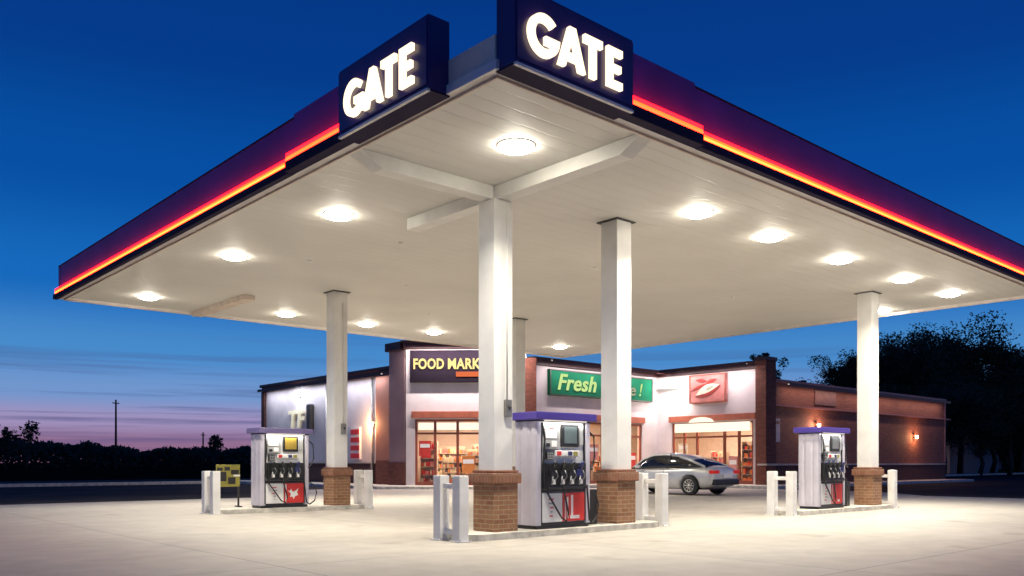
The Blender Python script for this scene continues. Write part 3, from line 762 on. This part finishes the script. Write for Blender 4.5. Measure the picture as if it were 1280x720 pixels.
for key, mtx_, uu, rows in (('t', MT, ut, [(.55, .8, .8, 2.1, (0, 0, 0, 4, 1), 'red packets at the left end'), (1.5, 1.5, 1.0, 1.35, (1, 3, 2, 1), 'cream and dark boxes in the middle'), (2.65, 1.1, .9, 1.75, (1, 2, 4, 0), 'orange and pink packets right of the middle'), (3.75, 1.2, .95, 2.0, (0, 1, 4, 3), 'mixed packets at the right end')]),
                            ('t', MT, ut, [(.7, 2.8, 1.8, 1.9, (4, 1, 2), 'pink and cream boxes in the back row, left'), (2.8, 2.8, 1.8, 2.0, (1, 0, 3), 'mixed boxes in the back row, right')]),
                            ('g', MG, (1, 0), [(4.1, 1.2, 1.5, 1.7, (1, 4, 0), 'pale and red packets at the left'), (5.8, 1.3, 1.2, 1.4, (2, 1, 3), 'orange and dark packets in the middle'), (7.0, 1.1, 1.1, 1.9, (0, 4, 1, 5), 'tall mixed goods at the right')]),
                            ('r', MR, (0, -1), [(1.2, 1.2, 1.0, 1.4, (1, 4, 3), 'cream and pink boxes at the left'), (2.4, 1.4, .9, 1.7, (0, 4, 1), 'red and cream packets left of the middle'), (3.4, 1.5, .9, 1.4, (1, 2, 3, 5), 'cream and green goods right of the middle'), (4.55, 1.0, .8, 2.15, (2, 0, 2, 3), 'tall orange goods nearest the pillar')])):
    for q_, (x, y, wd, hh, pal, txt) in enumerate(rows):
        shelf(on(mtx_, x, y), uu, '%s, in the %s' % (txt, PANES[key]), wd, hh, int(x*10), pal)
# posters on the panes, door handles
def pane_posters(f, mtx, items):
    for x0, x1, z0, z1, mm in items:
        m = MB(); lb(m, mtx, x0, x1, .085, .097, z0, z1, mm)
        lb(m, mtx, x0+.05, x1-.05, .078, .0845, z0+(z1-z0)*.55, z0+(z1-z0)*.8, M['white'])
        m.build('window_poster', f)
pane_posters(f1, MT, [(.6, 1.15, 1.5, 2.2, prod[0]), (2.6, 3.2, .7, 1.5, prod[2]), (3.7, 4.3, 1.3, 2.1, prod[1])])
pane_posters(f2, MG, [(4.2, 4.9, 1.3, 2.1, prod[4]), (7.2, 7.8, .9, 1.7, prod[0])])
pane_posters(f3, MR, [(1.3, 1.9, 1.5, 2.2, prod[1]), (2.75, 3.3, .6, 1.3, prod[0]), (4.4, 4.9, .6, 1.5, prod[4])])
for f_, mtx_, xx in ((f1, MT, 1.52), (f1, MT, 2.25), (f3, MR, 2.66), (f3, MR, 4.0)):
    m = MB(); m.tube([tuple(mtx_ @ Vector((xx, .0, .95))), tuple(mtx_ @ Vector((xx, -.03, 1.2))), tuple(mtx_ @ Vector((xx, .0, 1.45)))], .018, M['steel'], 6); m.build('door_handle', f_)
for mt_, x, y, sx_ in ((MT, 2.6, 1.2, 3.2), (MG, 6, 1.3, 3.2), (MR, 3.4, 1.3, 3.6)):
    v = mt_ @ Vector((x, y, 3.5)); area('shop_ceiling_lamp', v, 380, 1.6, (1., .70, .50), parent=None, shape='SQUARE')

# added fill lights under the cornices brighten the walls, hidden behind a lip
def wall_fill_strip(mtx, x0, x1, z, power, color, label, out=.42, n=2):
    r = empty('wall_fill_light', (0, 0, 0), label, 'light strip', 'added fill lights for the store walls')
    m = MB(); lb(m, mtx, x0, x1, -out-.06, -out+.06, z+.045, z+.10, M['parapet'], bev=.01); lb(m, mtx, x0, x1, -out-.085, -out-.064, z-.05, z+.10, M['parapet'])
    x = x0+.4
    while x < x1: lb(m, mtx, x, x+.05, -out+.061, -.22, z+.06, z+.085, M['darkmetal']); x += 1.9
    m.build('housing', r)
    m = MB(); lb(m, mtx, x0+.03, x1-.03, -out-.04, -out+.04, z+.02, z+.044, M['fillglow']); m.build('fill_bar', r)
    for k in range(n):
        L_ = (x1-x0)/n; c = mtx @ Vector((x0+L_*(k+.5), -out, z))
        o = area('lamp', c, power/n, L_*.95, color, parent=r, shape='RECTANGLE', sy=.08)
        ux = mtx.to_3x3() @ Vector((1, 0, 0)); o.rotation_euler = (0, 0, math.atan2(ux.y, ux.x))

wall_fill_strip(MT, .1, TL-.1, 6.55, 620, (1, .88, .86), 'added fill-light strip under the tower cornice above the black sign', .75)
wall_fill_strip(MG, .8, 9.2, 5.9, 260, (1, .88, .88), 'added fill-light strip under the cornice above the green sign', .75)
wall_fill_strip(MR, .4, 6.0, 5.9, 190, (1, .88, .88), 'added fill-light strip under the cornice above the red poster', .75)
wall_fill_strip(ML, .5, 13.8, 5.42, 230, (.80, .85, 1), 'added fill-light strip under the eave of the grey left wing', .6, 3)
wall_fill_strip(MW, 1, 20.5, 5.0, 110, (1, .68, .58), 'added fill-light strip under the coping of the brown brick wing', .5, 3)
# store signs
def sign(mtx, x0, x1, z0, z1, face, name, label, edge=None):
    r = empty(name, (0, 0, 0), label, 'sign')
    m = MB(); lb(m, mtx, x0, x1, -.18, -.004, z0, z1, face, bev=.01)
    if edge:
        lb(m, mtx, x0, x1, -.2, -.182, z1-.06, z1, edge); lb(m, mtx, x0, x1, -.2, -.182, z0, z0+.06, edge)
        lb(m, mtx, x0, x0+.06, -.2, -.182, z0+.062, z1-.062, edge); lb(m, mtx, x1-.06, x1, -.2, -.182, z0+.062, z1-.062, edge)
    m.build('sign_panel', r); return r
s = sign(MT, .22, 5.15, 4.9, 6.38, M['signblack'], 'shop_sign', 'black lit sign with yellow letters over the tower entrance')
def fit(me, wid, hei):
    xs = [v.co.x for v in me.vertices]; ys = [v.co.y for v in me.vertices]
    me.transform(Matrix.Translation((-min(xs), -min(ys), 0))); me.transform(Matrix.Diagonal((wid/(max(xs)-min(xs)), hei/(max(ys)-min(ys)), 1, 1)))
    return me
def wtext(sgn, mtx, txt, x, z, wid, hei, mt, off=.02, shear=0, name='lettering'):
    me = fit(text_mesh(txt, 1., .03, off, shear), wid, hei)
    u = mtx.to_3x3() @ Vector((1, 0, 0)); o = mtx @ Vector((x, -.2, z))
    return place_mesh(me, name, mt, sgn, o, u)
wtext(s, MT, 'FOOD', .38, 5.50, 1.42, .50, M['yellowtext'], .03)
wtext(s, MT, 'MARKET', 1.98, 5.50, 2.1, .50, M['yellowtext'], .03)
m = MB(); lb(m, MT, 2.35, 4.4, -.21, -.185, 5.15, 5.38, M['orangetext'], bev=.01); m.build('orange_bar', s)
s = sign(MG, 1.25, 8.85, 4.38, 5.62, M['signgreen'], 'shop_sign', 'long green sign with lime script lettering above the car', M['darkmetal'])
wtext(s, MG, 'Fresh', 1.75, 4.65, 2.7, .78, M['greentext'], .02, .25)
wtext(s, MG, 'inside', 4.85, 4.65, 2.6, .62, M['paletext'], .01, .1)
wtext(s, MG, '!', 7.75, 4.65, .22, .66, M['greentext'], .01, .3)
s = sign(MR, 2.2, 4.4, 4.22, 5.68, mat('salmon_poster', (.50, .17, .15), .5, amt=.2, scale=1.6), 'wall_poster', 'square salmon-red poster with pale swirls beside the roof pillar', M['frame'])
def swoosh(pts, mt, dy):
    m = MB(); m.prism(pts, 'Y', -.2-dy, -.183, mt, MR); m.build('swirl', s)
def leafshape(x0, z0, x1, z1, w1, w2, n=12):
    a = Vector((x0, z0)); b = Vector((x1, z1)); d = b-a; nn = Vector((-d.y, d.x)).normalized()
    up = [a+d*(i/n)+nn*(w1*math.sin(math.pi*i/n)) for i in range(n+1)]; dn = [a+d*(i/n)+nn*(w2*math.sin(math.pi*i/n)) for i in range(n-1, 0, -1)]
    return [(p.x, p.y) for p in up+dn]
cr_ = mat('poster_cream', (.72, .58, .44), .5); dr_ = mat('poster_deep_red', (.3, .03, .025), .5); gr_ = mat('poster_grey_green', (.3, .32, .25), .5)
swoosh(leafshape(2.6, 4.55, 4.1, 5.05, .02, -.22), dr_, .002)
swoosh(leafshape(2.6, 4.62, 4.05, 5.1, .28, -.12), cr_, .006)
swoosh(leafshape(3.2, 4.85, 3.8, 5.05, .1, -.05), gr_, .010)
swoosh(leafshape(2.3, 4.85, 3.4, 5.2, .10, -.04), dr_, .003); swoosh(leafshape(2.6, 5.4, 3.3, 5.3, .12, -.08), dr_, .004); swoosh(leafshape(3.2, 5.15, 3.9, 5.4, .12, -.06), dr_, .005)

# poster on brick pillar, blank panel on wing
s = empty('notice_board', (0, 0, 0), 'pale notice board on the wall just right of the brick pillar', 'notice board')
m = MB(); m.box(36.98, 37.75, 22.50, 22.58, 2.2, 3.35, M['trim'], .01); m.build('board', s)
m = MB(); m.box(37.06, 37.67, 22.48, 22.498, 3.08, 3.22, M['frame']); m.build('header', s)
s = empty('blank_sign', (0, 0, 0), 'faded blank rectangular sign high on the brown brick wing', 'sign')
m = MB(); lb(m, MW, 4.4, 6.6, -.06, -.004, 4.2, 4.95, mat('faded_sign', (.24, .12, .095), .6), bev=.01); m.build('board', s)
# left wing wall sign (lit), dark box and red banner
s = empty('wall_sign', (0, 0, 0), 'pale cut-out lettering lit on the grey left wing wall', 'sign')
u3 = (0, -1, 0)
me = fit(text_mesh('TF', 1., .05, .03, .1), 1.9, 1.0); place_mesh(me, 'lettering', mat('cream_letters', (.75, .7, .5), .5, emit=(1, .9, .6), es=.35), s, (23.15, 45.2, 3.15), u3)
m = MB(); m.box(22.96, 23.22, 42.35, 42.75, 3.0, 4.4, M['darkmetal'], .02); tag(m.build('wall_cabinet'), 'narrow dark cabinet mounted beside the lettering on the left wing', 'cabinet')
s = empty('striped_banner', (0, 0, 0), 'red and white striped banner on the left wing beside the column', 'banner')
m = MB(); m.box(23.12, 23.24, 37.5, 38.35, 1.35, 3.0, M['white']); m.build('cloth', s)
for k in range(4):
    m = MB(); m.box(23.10, 23.118, 37.52, 38.33, 1.40+k*.41, 1.66+k*.41, M['red']); m.build('stripe', s)
for y in (36.3, 40.8):
    m = MB(); m.tube([(23.12, y, 5.4), (23.12, y, .3), (22.95, y, .2)], .06, M['steel'], 10); tag(m.build('downpipe'), 'grey downpipe on the left wing %s' % ('near the tower' if y < 40 else 'beside the dark cabinet'), 'downpipe')

# wall lamps
def wlamp(pos, nrm, color, power, label, matl, gobig=.09):
    r = empty('wall_lamp', pos, label, 'wall lamp', 'lamps on the store walls')
    n = Vector(nrm)
    m = MB(); m.cyl((0, 0, -.02), tuple(n*.10+Vector((0, 0, -.02))), .05, .04, M['darkmetal'], 12)
    c = n*.16; m.cyl(tuple(c+Vector((0, 0, .1))), tuple(c+Vector((0, 0, .14))), .12, .07, M['darkmetal'], 14); m.build('bracket', r)
    m = MB(); m.cyl(tuple(c+Vector((0, 0, -.10))), tuple(c+Vector((0, 0, .095))), .065, gobig, matl, 14); m.build('shade', r)
    point('lamp', tuple(n*.36), power, .08, color, r)
wlamp((23.2, 36.25, 3.1), (-1, 0, 0), (1, .58, .30), 190, 'warm glowing wall lamp next to the tower on the left wing', M['lampwarm'], .11)
wlamp((23.2, 43.9, 4.9), (-1, 0, 0), (.80, .88, 1), 45, 'cool white wall lamp above the lettering on the left wing', M['lampcool'])
wlamp((36.35, 27.6, 4.45), (-1, 0, 0), (1, .93, .85), 70, 'white wall lamp between the green sign and the red poster', M['lampcool'], .12)
wlamp((53.2, 22.6, 2.75), (0, -1, 0), (1, .5, .24), 65, 'amber wall lamp near the far end of the brown wing', M['lampwarm'])
wlamp((41.4, 22.6, 3.1), (0, -1, 0), (1, .6, .4), 80, 'amber wall lamp on the brown wing above the right-hand pump', M['lampwarm'])

# ------------------------------------------------------------------ car
def make_car(label, paint):
    r = empty('parked_car', (0, 0, 0), label, 'car')
    # stations: x (forward +), half width, sill z, shoulder z, top(centre) z
    S = [(-2.32, .66, .42, .80, .86), (-2.22, .78, .32, .86, .98), (-1.95, .84, .24, .90, 1.02), (-1.4, .88, .20, .90, 1.0), (-.7, .89, .19, .88, .95),
         (0, .89, .19, .86, .93), (.7, .89, .19, .85, .93), (1.25, .88, .20, .83, .95), (1.75, .86, .23, .76, .86), (2.1, .80, .26, .68, .76), (2.3, .66, .32, .56, .62), (2.36, .5, .38, .48, .52)]
    bm = bmesh.new(); rings = []
    for x, w_, z0, zs, zt in S:
        half = [(0, z0), (w_*.86, z0), (w_*.97, z0+.08), (w_*1.0, z0+(zs-z0)*.45), (w_*.985, z0+(zs-z0)*.75), (w_*.95, zs), (w_*.80, zs+(zt-zs)*.55), (w_*.4, zt), (0, zt+.01)]
        pts = [(y, z) for y, z in half]+[(-y, z) for y, z in half[-2:0:-1]]
        rings.append([bm.verts.new((x, y, z)) for y, z in pts])
    for i in range(len(rings)-1):
        n = len(rings[i])
        for k in range(n): bm.faces.new([rings[i][k], rings[i][(k+1) % n], rings[i+1][(k+1) % n], rings[i+1][k]])
    bm.faces.new(rings[0]); bm.faces.new(rings[-1])
    bmesh.ops.recalc_face_normals(bm, faces=bm.faces)
    me = bpy.data.meshes.new('body'); bm.to_mesh(me); bm.free(); me.materials.append(paint)
    for p in me.polygons: p.use_smooth = True
    body = bpy.data.objects.new('body', me); col.objects.link(body)
    sd = body.modifiers.new('s', 'SUBSURF'); sd.levels = 2; sd.render_levels = 2
    cut = MB()
    for x in (-1.38, 1.42):
        for sg in (-1, 1): cut.cyl((x, sg*.58, .33), (x, sg*1.2, .33), .385, .385, M['black'], 32)
    c = cut.build('cutter'); bo = body.modifiers.new('b', 'BOOLEAN'); bo.operation = 'DIFFERENCE'; bo.object = c; bo.solver = 'EXACT'
    dg = bpy.context.evaluated_depsgraph_get(); dg.update()
    nm = bpy.data.meshes.new_from_object(body.evaluated_get(dg)); nm.name = 'body'
    body.modifiers.clear(); body.data = nm; bpy.data.objects.remove(c)
    if M['black'].name not in [x.name for x in nm.materials if x]: nm.materials.append(M['black'])
    body.parent = r
    # greenhouse: dark glass volume with painted roof and pillars
    G_ = [(-1.95, .60, .97, .66, 1.0), (-1.35, .66, .98, .60, 1.22), (-.8, .70, .95, .57, 1.37), (-.2, .72, .92, .56, 1.43), (.35, .72, .92, .56, 1.41), (.8, .70, .92, .55, 1.28), (1.3, .66, .93, .62, .97)]
    def green(bot, inset, mt, name, parent, top_only=False):
        bm = bmesh.new(); rg = []
        for x, wb, zb, wt, zt in G_:
            if top_only: pts = [(wt*1.01, zt-.05), (wt*.9, zt), (0, zt+.03), (-wt*.9, zt), (-wt*1.01, zt-.05), (0, zt-.06)]
            else: pts = [(wb*1.1, zb-.06), (wb*1.06, zb+(zt-zb)*.3), (wt*1.0, max(zt-.05, zb)), (wt*.88, zt-.012), (0, zt+.015), (-wt*.88, zt-.012), (-wt*1.0, max(zt-.05, zb)), (-wb*1.06, zb+(zt-zb)*.3), (-wb*1.1, zb-.06)]
            rg.append([bm.verts.new((x, y, z)) for y, z in pts])
        lst = range(1, 4) if top_only else range(len(rg)-1)
        for i in lst:
            n = len(rg[i])
            for k in range(n): bm.faces.new([rg[i][k], rg[i][(k+1) % n], rg[i+1][(k+1) % n], rg[i+1][k]])
        if not top_only: bm.faces.new(rg[0]); bm.faces.new(rg[-1])
        bmesh.ops.recalc_face_normals(bm, faces=bm.faces)
        for v in [v for v in bm.verts if not v.link_faces]: bm.verts.remove(v)
        me = bpy.data.meshes.new(name); bm.to_mesh(me); bm.free(); me.materials.append(mt)
        for p in me.polygons: p.use_smooth = True
        o = bpy.data.objects.new(name, me); col.objects.link(o); o.parent = parent; return o
    green(0, 0, M['carglass'], 'glasshouse', r)
    green(0, 0, paint, 'roof', r, True)
    m = MB()
    for sg in (-1, 1):
        # rear pillar, middle pillar, front pillar, belt trim
        m.tube([(-1.9, sg*.70, .98), (-1.35, sg*.655, 1.17), (-.8, sg*.60, 1.32)], .045, paint, 8)
        m.tube([(-.35, sg*.79, .90), (-.42, sg*.60, 1.385)], .03, M['black'], 8)
        m.tube([(-.8, sg*.595, 1.33), (-.2, sg*.585, 1.39), (.35, sg*.585, 1.37), (.8, sg*.585, 1.24), (1.25, sg*.69, .94)], .032, paint, 8)
        m.tube([(-1.85, sg*.79, .925), (-.7, sg*.82, .90), (.5, sg*.82, .875), (1.2, sg*.80, .87)], .014, M['alloy'], 6)
    m.build('pillar_trim', r)
    for sg in (-1, 1):
        m = MB(); m.box(-.115, .115, -.05, .05, -.055, .055, paint, .03, Matrix.Translation((.78, sg*.98, .98))); m.box(.68, .73, min(sg*.85, sg*.95), max(sg*.85, sg*.95), .92, .95, M['black']); m.build('mirror', r)
        m = MB(); m.box(-2.315, -2.14, min(sg*.42, sg*.80), max(sg*.42, sg*.80), .74, .86, M['tail'], .03); m.build('tail_light', r)
        m = MB(); m.box(2.05, 2.27, min(sg*.5, sg*.76), max(sg*.5, sg*.76), .58, .68, M['white'], .03); m.build('headlight', r)
        m = MB(); m.box(-.62, -.5, sg*.885-.015, sg*.885+.015, .72, .75, M['alloy'], .008)
        m.build('door_handle', r)
        m = MB(); m.box(-.302, -.294, sg*.888-.004, sg*.888+.004, .3, .86, M['black']); m.box(.85, .858, sg*.886-.004, sg*.886+.004, .3, .82, M['black']); m.build('door_seam', r)
    m = MB(); m.box(-2.36, -2.15, -.72, .72, .36, .56, M['black'], .05); m.box(-2.37, -2.33, -.26, .26, .60, .72, M['white'], .006); m.build('rear_bumper', r)
    m = MB(); m.box(2.2, 2.385, -.5, .5, .36, .47, M['black'], .03); m.build('grille', r)
    m = MB(); m.box(-1.9, 2.0, -.6, .6, .2, .5, M['black']); m.build('underbody', r)
    for x in (-1.38, 1.42):
        for sg in (-1, 1):
            w0 = empty('wheel', (x, sg*.80, .335), None, None); w0.parent = r
            m = MB(); b2 = bmesh.new(); rings = []
            prof = [(-.1, .22), (-.11, .30), (-.09, .325), (0, .333), (.09, .325), (.11, .30), (.1, .22)]
            for a in range(36):
                t = R(a*10); rings.append([b2.verts.new((math.cos(t)*rr, yy, math.sin(t)*rr)) for yy, rr in prof])
            for a in range(36):
                A_, B_ = rings[a], rings[(a+1) % 36]
                for k in range(len(prof)-1): b2.faces.new([A_[k], A_[k+1], B_[k+1], B_[k]])
            m._merge(b2, M['rubber'], None, True)
            m.cyl((0, -sg*.06, 0), (0, sg*.02, 0), .222, .222, M['black'], 24); m.build('tyre', w0)
            m = MB(); yo = sg*.07
            for k in range(10):
                t = R(36*k); m.tube([(math.cos(t)*.05, yo, math.sin(t)*.05), (math.cos(t+.05)*.205, yo+sg*.015, math.sin(t+.05)*.205)], .02, M['alloy'], 6)
            m.cyl((0, yo-.02, 0), (0, yo+sg*.03, 0), .06, .05, M['alloy'], 14)
            m.tube([(math.cos(R(t))*.213, yo+sg*.012, math.sin(R(t))*.213) for t in range(0, 361, 15)], .018, M['alloy'], 6)
            m.build('rim', w0)
    return r
car = make_car('silver fastback car parked nose-in towards the store, rear showing', M['silver'])
# rear-left wheel at about (25.6, 19.1); car heads along +Y
car.rotation_euler = (0, 0, R(90)); car.location = (26.35, 20.3, 0); car.scale = (1.06, 1.04, 1.07)
def recolour(root, a, b):
    for ch in root.children:
        if ch.type == 'MESH' and a.name in [s.material.name for s in ch.material_slots if s.material]:
            ch.data = ch.data.copy()
            for i, mm in enumerate(ch.data.materials):
                if mm and mm.name == a.name: ch.data.materials[i] = b
c2 = copy_tree(car); c2.location = (66, 29, 0); c2.rotation_euler = (0, 0, R(150)); recolour(c2, M['silver'], M['redpaint']); tag(c2, 'dark red car parked in the dark yard beyond the brown wing', 'car')

# ------------------------------------------------------------------ trees
def tree_mesh(h, cw, seed, n=5200, base=.22, leaf=.34, trunk_r=.28):
    rnd = random.Random(seed)
    tm = MB(); pts = []; x = y = 0
    for i in range(7):
        t = i/6; pts.append((x, y, t*h*.8)); x += rnd.uniform(-.25, .25); y += rnd.uniform(-.25, .25)
    tm.tube(pts, [trunk_r*(1-.85*i/6) for i in range(7)], M['bark'], 8)
    tips = []
    for k in range(22):
        t = rnd.uniform(base, .95); a = rnd.uniform(0, 6.283); i = min(5, int(t/.8*6)) if t < .8 else 5
        p = Vector(pts[i]).lerp(Vector(pts[min(6, i+1)]), .5); L_ = cw*.5*rnd.uniform(.55, 1.1)*(1-.55*max(0, (t-.45))/.5)*(.6+.4*min(1, t/.4))
        q = Vector((p.x+math.cos(a)*L_, p.y+math.sin(a)*L_, max(p.z, t*h)+L_*rnd.uniform(.1, .5)))
        if q.z > h: q.z = h*rnd.uniform(.9, 1.02)
        mid = p.lerp(q, .5)+Vector((0, 0, -.15*L_))
        tm.tube([p, mid, q], [trunk_r*.35, trunk_r*.2, .02], M['bark'], 5)
        tips += [q, mid.lerp(q, .5), mid]
    trunk = tm
    lm = MB(); bm = lm.bm; i1 = lm.mi(M['leaf']); i2 = lm.mi(M['leaf2'])
    clumps = [(t+Vector((rnd.gauss(0, .5), rnd.gauss(0, .5), rnd.gauss(0, .5))), rnd.uniform(.35, 1.35)*cw/6.5, rnd.random() < .4) for t in tips]
    for k in range(n):
        c, r_, al = rnd.choice(clumps)
        d = Vector((rnd.gauss(0, 1), rnd.gauss(0, 1), rnd.gauss(0, .9))).normalized(); p = c+d*r_*.85*rnd.random()**.42
        if p.z > h*1.04: p.z = h*1.04-rnd.random()*.5
        a = Vector((rnd.gauss(0, 1), rnd.gauss(0, 1), rnd.gauss(0, 1))).normalized(); b = a.orthogonal().normalized(); s_ = leaf*rnd.uniform(.5, 1.1)
        f = bm.faces.new([bm.verts.new(p-a*s_), bm.verts.new(p+b*s_*.5), bm.verts.new(p+a*s_), bm.verts.new(p-b*s_*.5)]); f.material_index = i2 if al else i1
    return trunk, lm
protos = []
for k, (h, cw, sd) in enumerate(((14, 11, 1), (11.5, 10, 2), (15.5, 12, 3))):
    r = empty('broadleaf_tree', (0, 0, 0), '', 'tree'); t, l = tree_mesh(h, cw, sd, 15000, leaf=.17); t.build('trunk', r); l.build('crown', r, normals=False); protos.append(r)
def world(px, dep): l = (px-640)/1068*dep; return (.7458*l+.6662*dep, -.6662*l+.7458*dep)
TS = [(1022, 92, 1, .84), (1060, 88, 0, .84), (1090, 95, 2, .90), (1130, 90, 0, 1.0), (1165, 86, 2, .92), (1200, 88, 2, 1.0), (1240, 92, 1, .9), (1275, 88, 0, .90), (1310, 90, 2, .9), (1350, 92, 0, 1.0),
      (1075, 104, 1, 1.1), (1150, 104, 0, 1.0), (1222, 106, 1, .95), (1290, 104, 2, .95), (1030, 78, 1, .6), (1075, 76, 1, .66), (1262, 80, 1, .75), (1180, 78, 1, .72), (1225, 79, 1, .7), (1120, 77, 1, .68), (1300, 82, 0, .7), (1215, 98, 0, .98), (1105, 98, 0, .92), (1270, 100, 0, .96), (1000, 84, 1, .58), (1030, 100, 1, .85)]
used = [0, 0, 0]
for i, (px, dep, k, sc) in enumerate(TS):
    o = protos[k] if not used[k] else copy_tree(protos[k]); used[k] = 1
    x, y = world(px, dep); o.location = (x, y, 0); o.rotation_euler = (0, 0, random.uniform(0, 6.28)); o.scale = (sc*1.1, sc*1.1, sc)
    if px == 1200 and dep == 88: lbx = 'tallest dark tree, with a ragged top, right of the right-hand column'
    elif px == 1060: lbx = 'dark tree with spiky top just left of the right-hand column'
    elif px == 1022: lbx = 'leftmost dark tree of the wood, just right of the store pillar'
    else: lbx = 'dark tree among the wood behind the brown brick wing'
    tag(o, lbx, 'tree', 'dark trees behind the brown wing')
rnd = random.Random(8); m = MB(); i1 = m.mi(M['leaf'])
for k in range(14000):
    px = rnd.uniform(1000, 1420); dep = rnd.uniform(98, 112); x, y = world(px, dep); z = rnd.uniform(0, 9.5); s_ = rnd.uniform(.3, .7)
    a = Vector((rnd.gauss(0, 1), rnd.gauss(0, 1), rnd.gauss(0, 1))).normalized(); b = a.orthogonal().normalized(); p = Vector((x, y, z))
    f = m.bm.faces.new([m.bm.verts.new(p-a*s_), m.bm.verts.new(p+b*s_*.7), m.bm.verts.new(p+a*s_), m.bm.verts.new(p-b*s_*.7)]); f.material_index = i1
tag(m.build('undergrowth', normals=False), 'dark undergrowth between the tree trunks beyond the brown wing', 'undergrowth', kind='stuff')
# small round tree above the pillar
r = empty('small_tree', (*world(952, 62), 0), 'small round-topped tree rising just above the store\'s brick pillar', 'tree')
t, l = tree_mesh(8.8, 2.8, 9, 4500, .74, .15, .16); t.build('trunk', r); l.build('crown', r, normals=False)
# distant tree line on the left, one mass
rnd = random.Random(5); m = MB(); i1 = m.mi(M['leaf'])
for k in range(26000):
    px = rnd.uniform(-260, 700); dep = rnd.uniform(190, 235)
    x, y = world(px, dep)
    top = 4.6+.5*math.sin(px*.021)+.4*math.sin(px*.057+1)+.3*math.sin(px*.13)+(1.8*max(0, 1-px/120) if px > 0 else 1.8)
    z = top*(rnd.random()**.6)+rnd.uniform(-.2, .3); s_ = rnd.uniform(.35, .8)
    a = Vector((rnd.gauss(0, 1), rnd.gauss(0, 1), rnd.gauss(0, 1))).normalized(); b = a.orthogonal().normalized(); p = Vector((x, y, z))
    f = m.bm.faces.new([m.bm.verts.new(p-a*s_), m.bm.verts.new(p+b*s_*.7), m.bm.verts.new(p+a*s_), m.bm.verts.new(p-b*s_*.7)]); f.material_index = i1
o = m.build('far_woodland', normals=False); tag(o, 'low black line of distant woodland along the left horizon', 'woodland', kind='stuff')
for px, dep, h, lbx in ((8, 150, 7.9, 'thin dark tree standing above the tree line at the left edge'), (34, 150, 8.2, 'thin dark tree second from the left edge above the tree line'), (268, 140, 5.6, 'small bushy tree left of the left-hand pump on the horizon')):
    r = empty('thin_tree', (*world(px, dep), 0), lbx, 'tree'); t, l = tree_mesh(h, 3.0, px, 700, .55, .3, .12); t.build('trunk', r); l.build('crown', r, normals=False)

# poles
for px, dep, h, lbx in ((145, 150, 12.2, 'tall thin utility pole standing alone on the left horizon'), (254, 190, 7.9, 'short distant utility pole near the left-hand pump')):
    r = empty('utility_pole', (*world(px, dep), 0), lbx, 'utility pole')
    m = MB(); m.cyl((0, 0, 0), (0, 0, h), .22, .14, M['poleW'], 10); m.build('pole', r)
    m = MB(); m.box(-.9, .9, -.06, .06, h-.7, h-.55, M['poleW']); o = m.build('crossarm', r); o.rotation_euler = (0, 0, R(40))
    for s_ in (-.8, 0, .8):
        m = MB(); m.cyl((s_, 0, h-.55), (s_, 0, h-.4), .05, .04, M['steel'], 8); m.build('insulator', o)

# dark low building beyond the wing
wx, wy = 63.0, 34
r = empty('storage_building', (0, 0, 0), 'low dark metal-clad building beyond the brown wing at the right edge', 'building')
m = MB(); m.box(60.5, 112, 36, 50, 0, 4.4, M['wallgrey']); m.build('wall', r)
m = MB(); m.box(60.2, 112.4, 35.7, 50.3, 4.402, 4.6, M['darkmetal'], .02); m.build('roof', r)
for x in (66, 76, 90):
    m = MB(); m.box(x, x+3.2, 35.95, 35.997, 0, 3.2, M['steel']); m.build('door', r)

# ------------------------------------------------------------------ render settings
vs = scene.view_settings; vs.view_transform = 'Standard'; vs.look = 'None'; vs.gamma = 1; vs.exposure = .06
scene.render.engine = 'CYCLES'
cy = scene.cycles; cy.use_denoising = True; cy.sample_clamp_indirect = 6; cy.max_bounces = 8; cy.diffuse_bounces = 5; cy.transparent_max_bounces = 12
try: cy.denoiser = 'OPENIMAGEDENOISE'
except Exception: pass
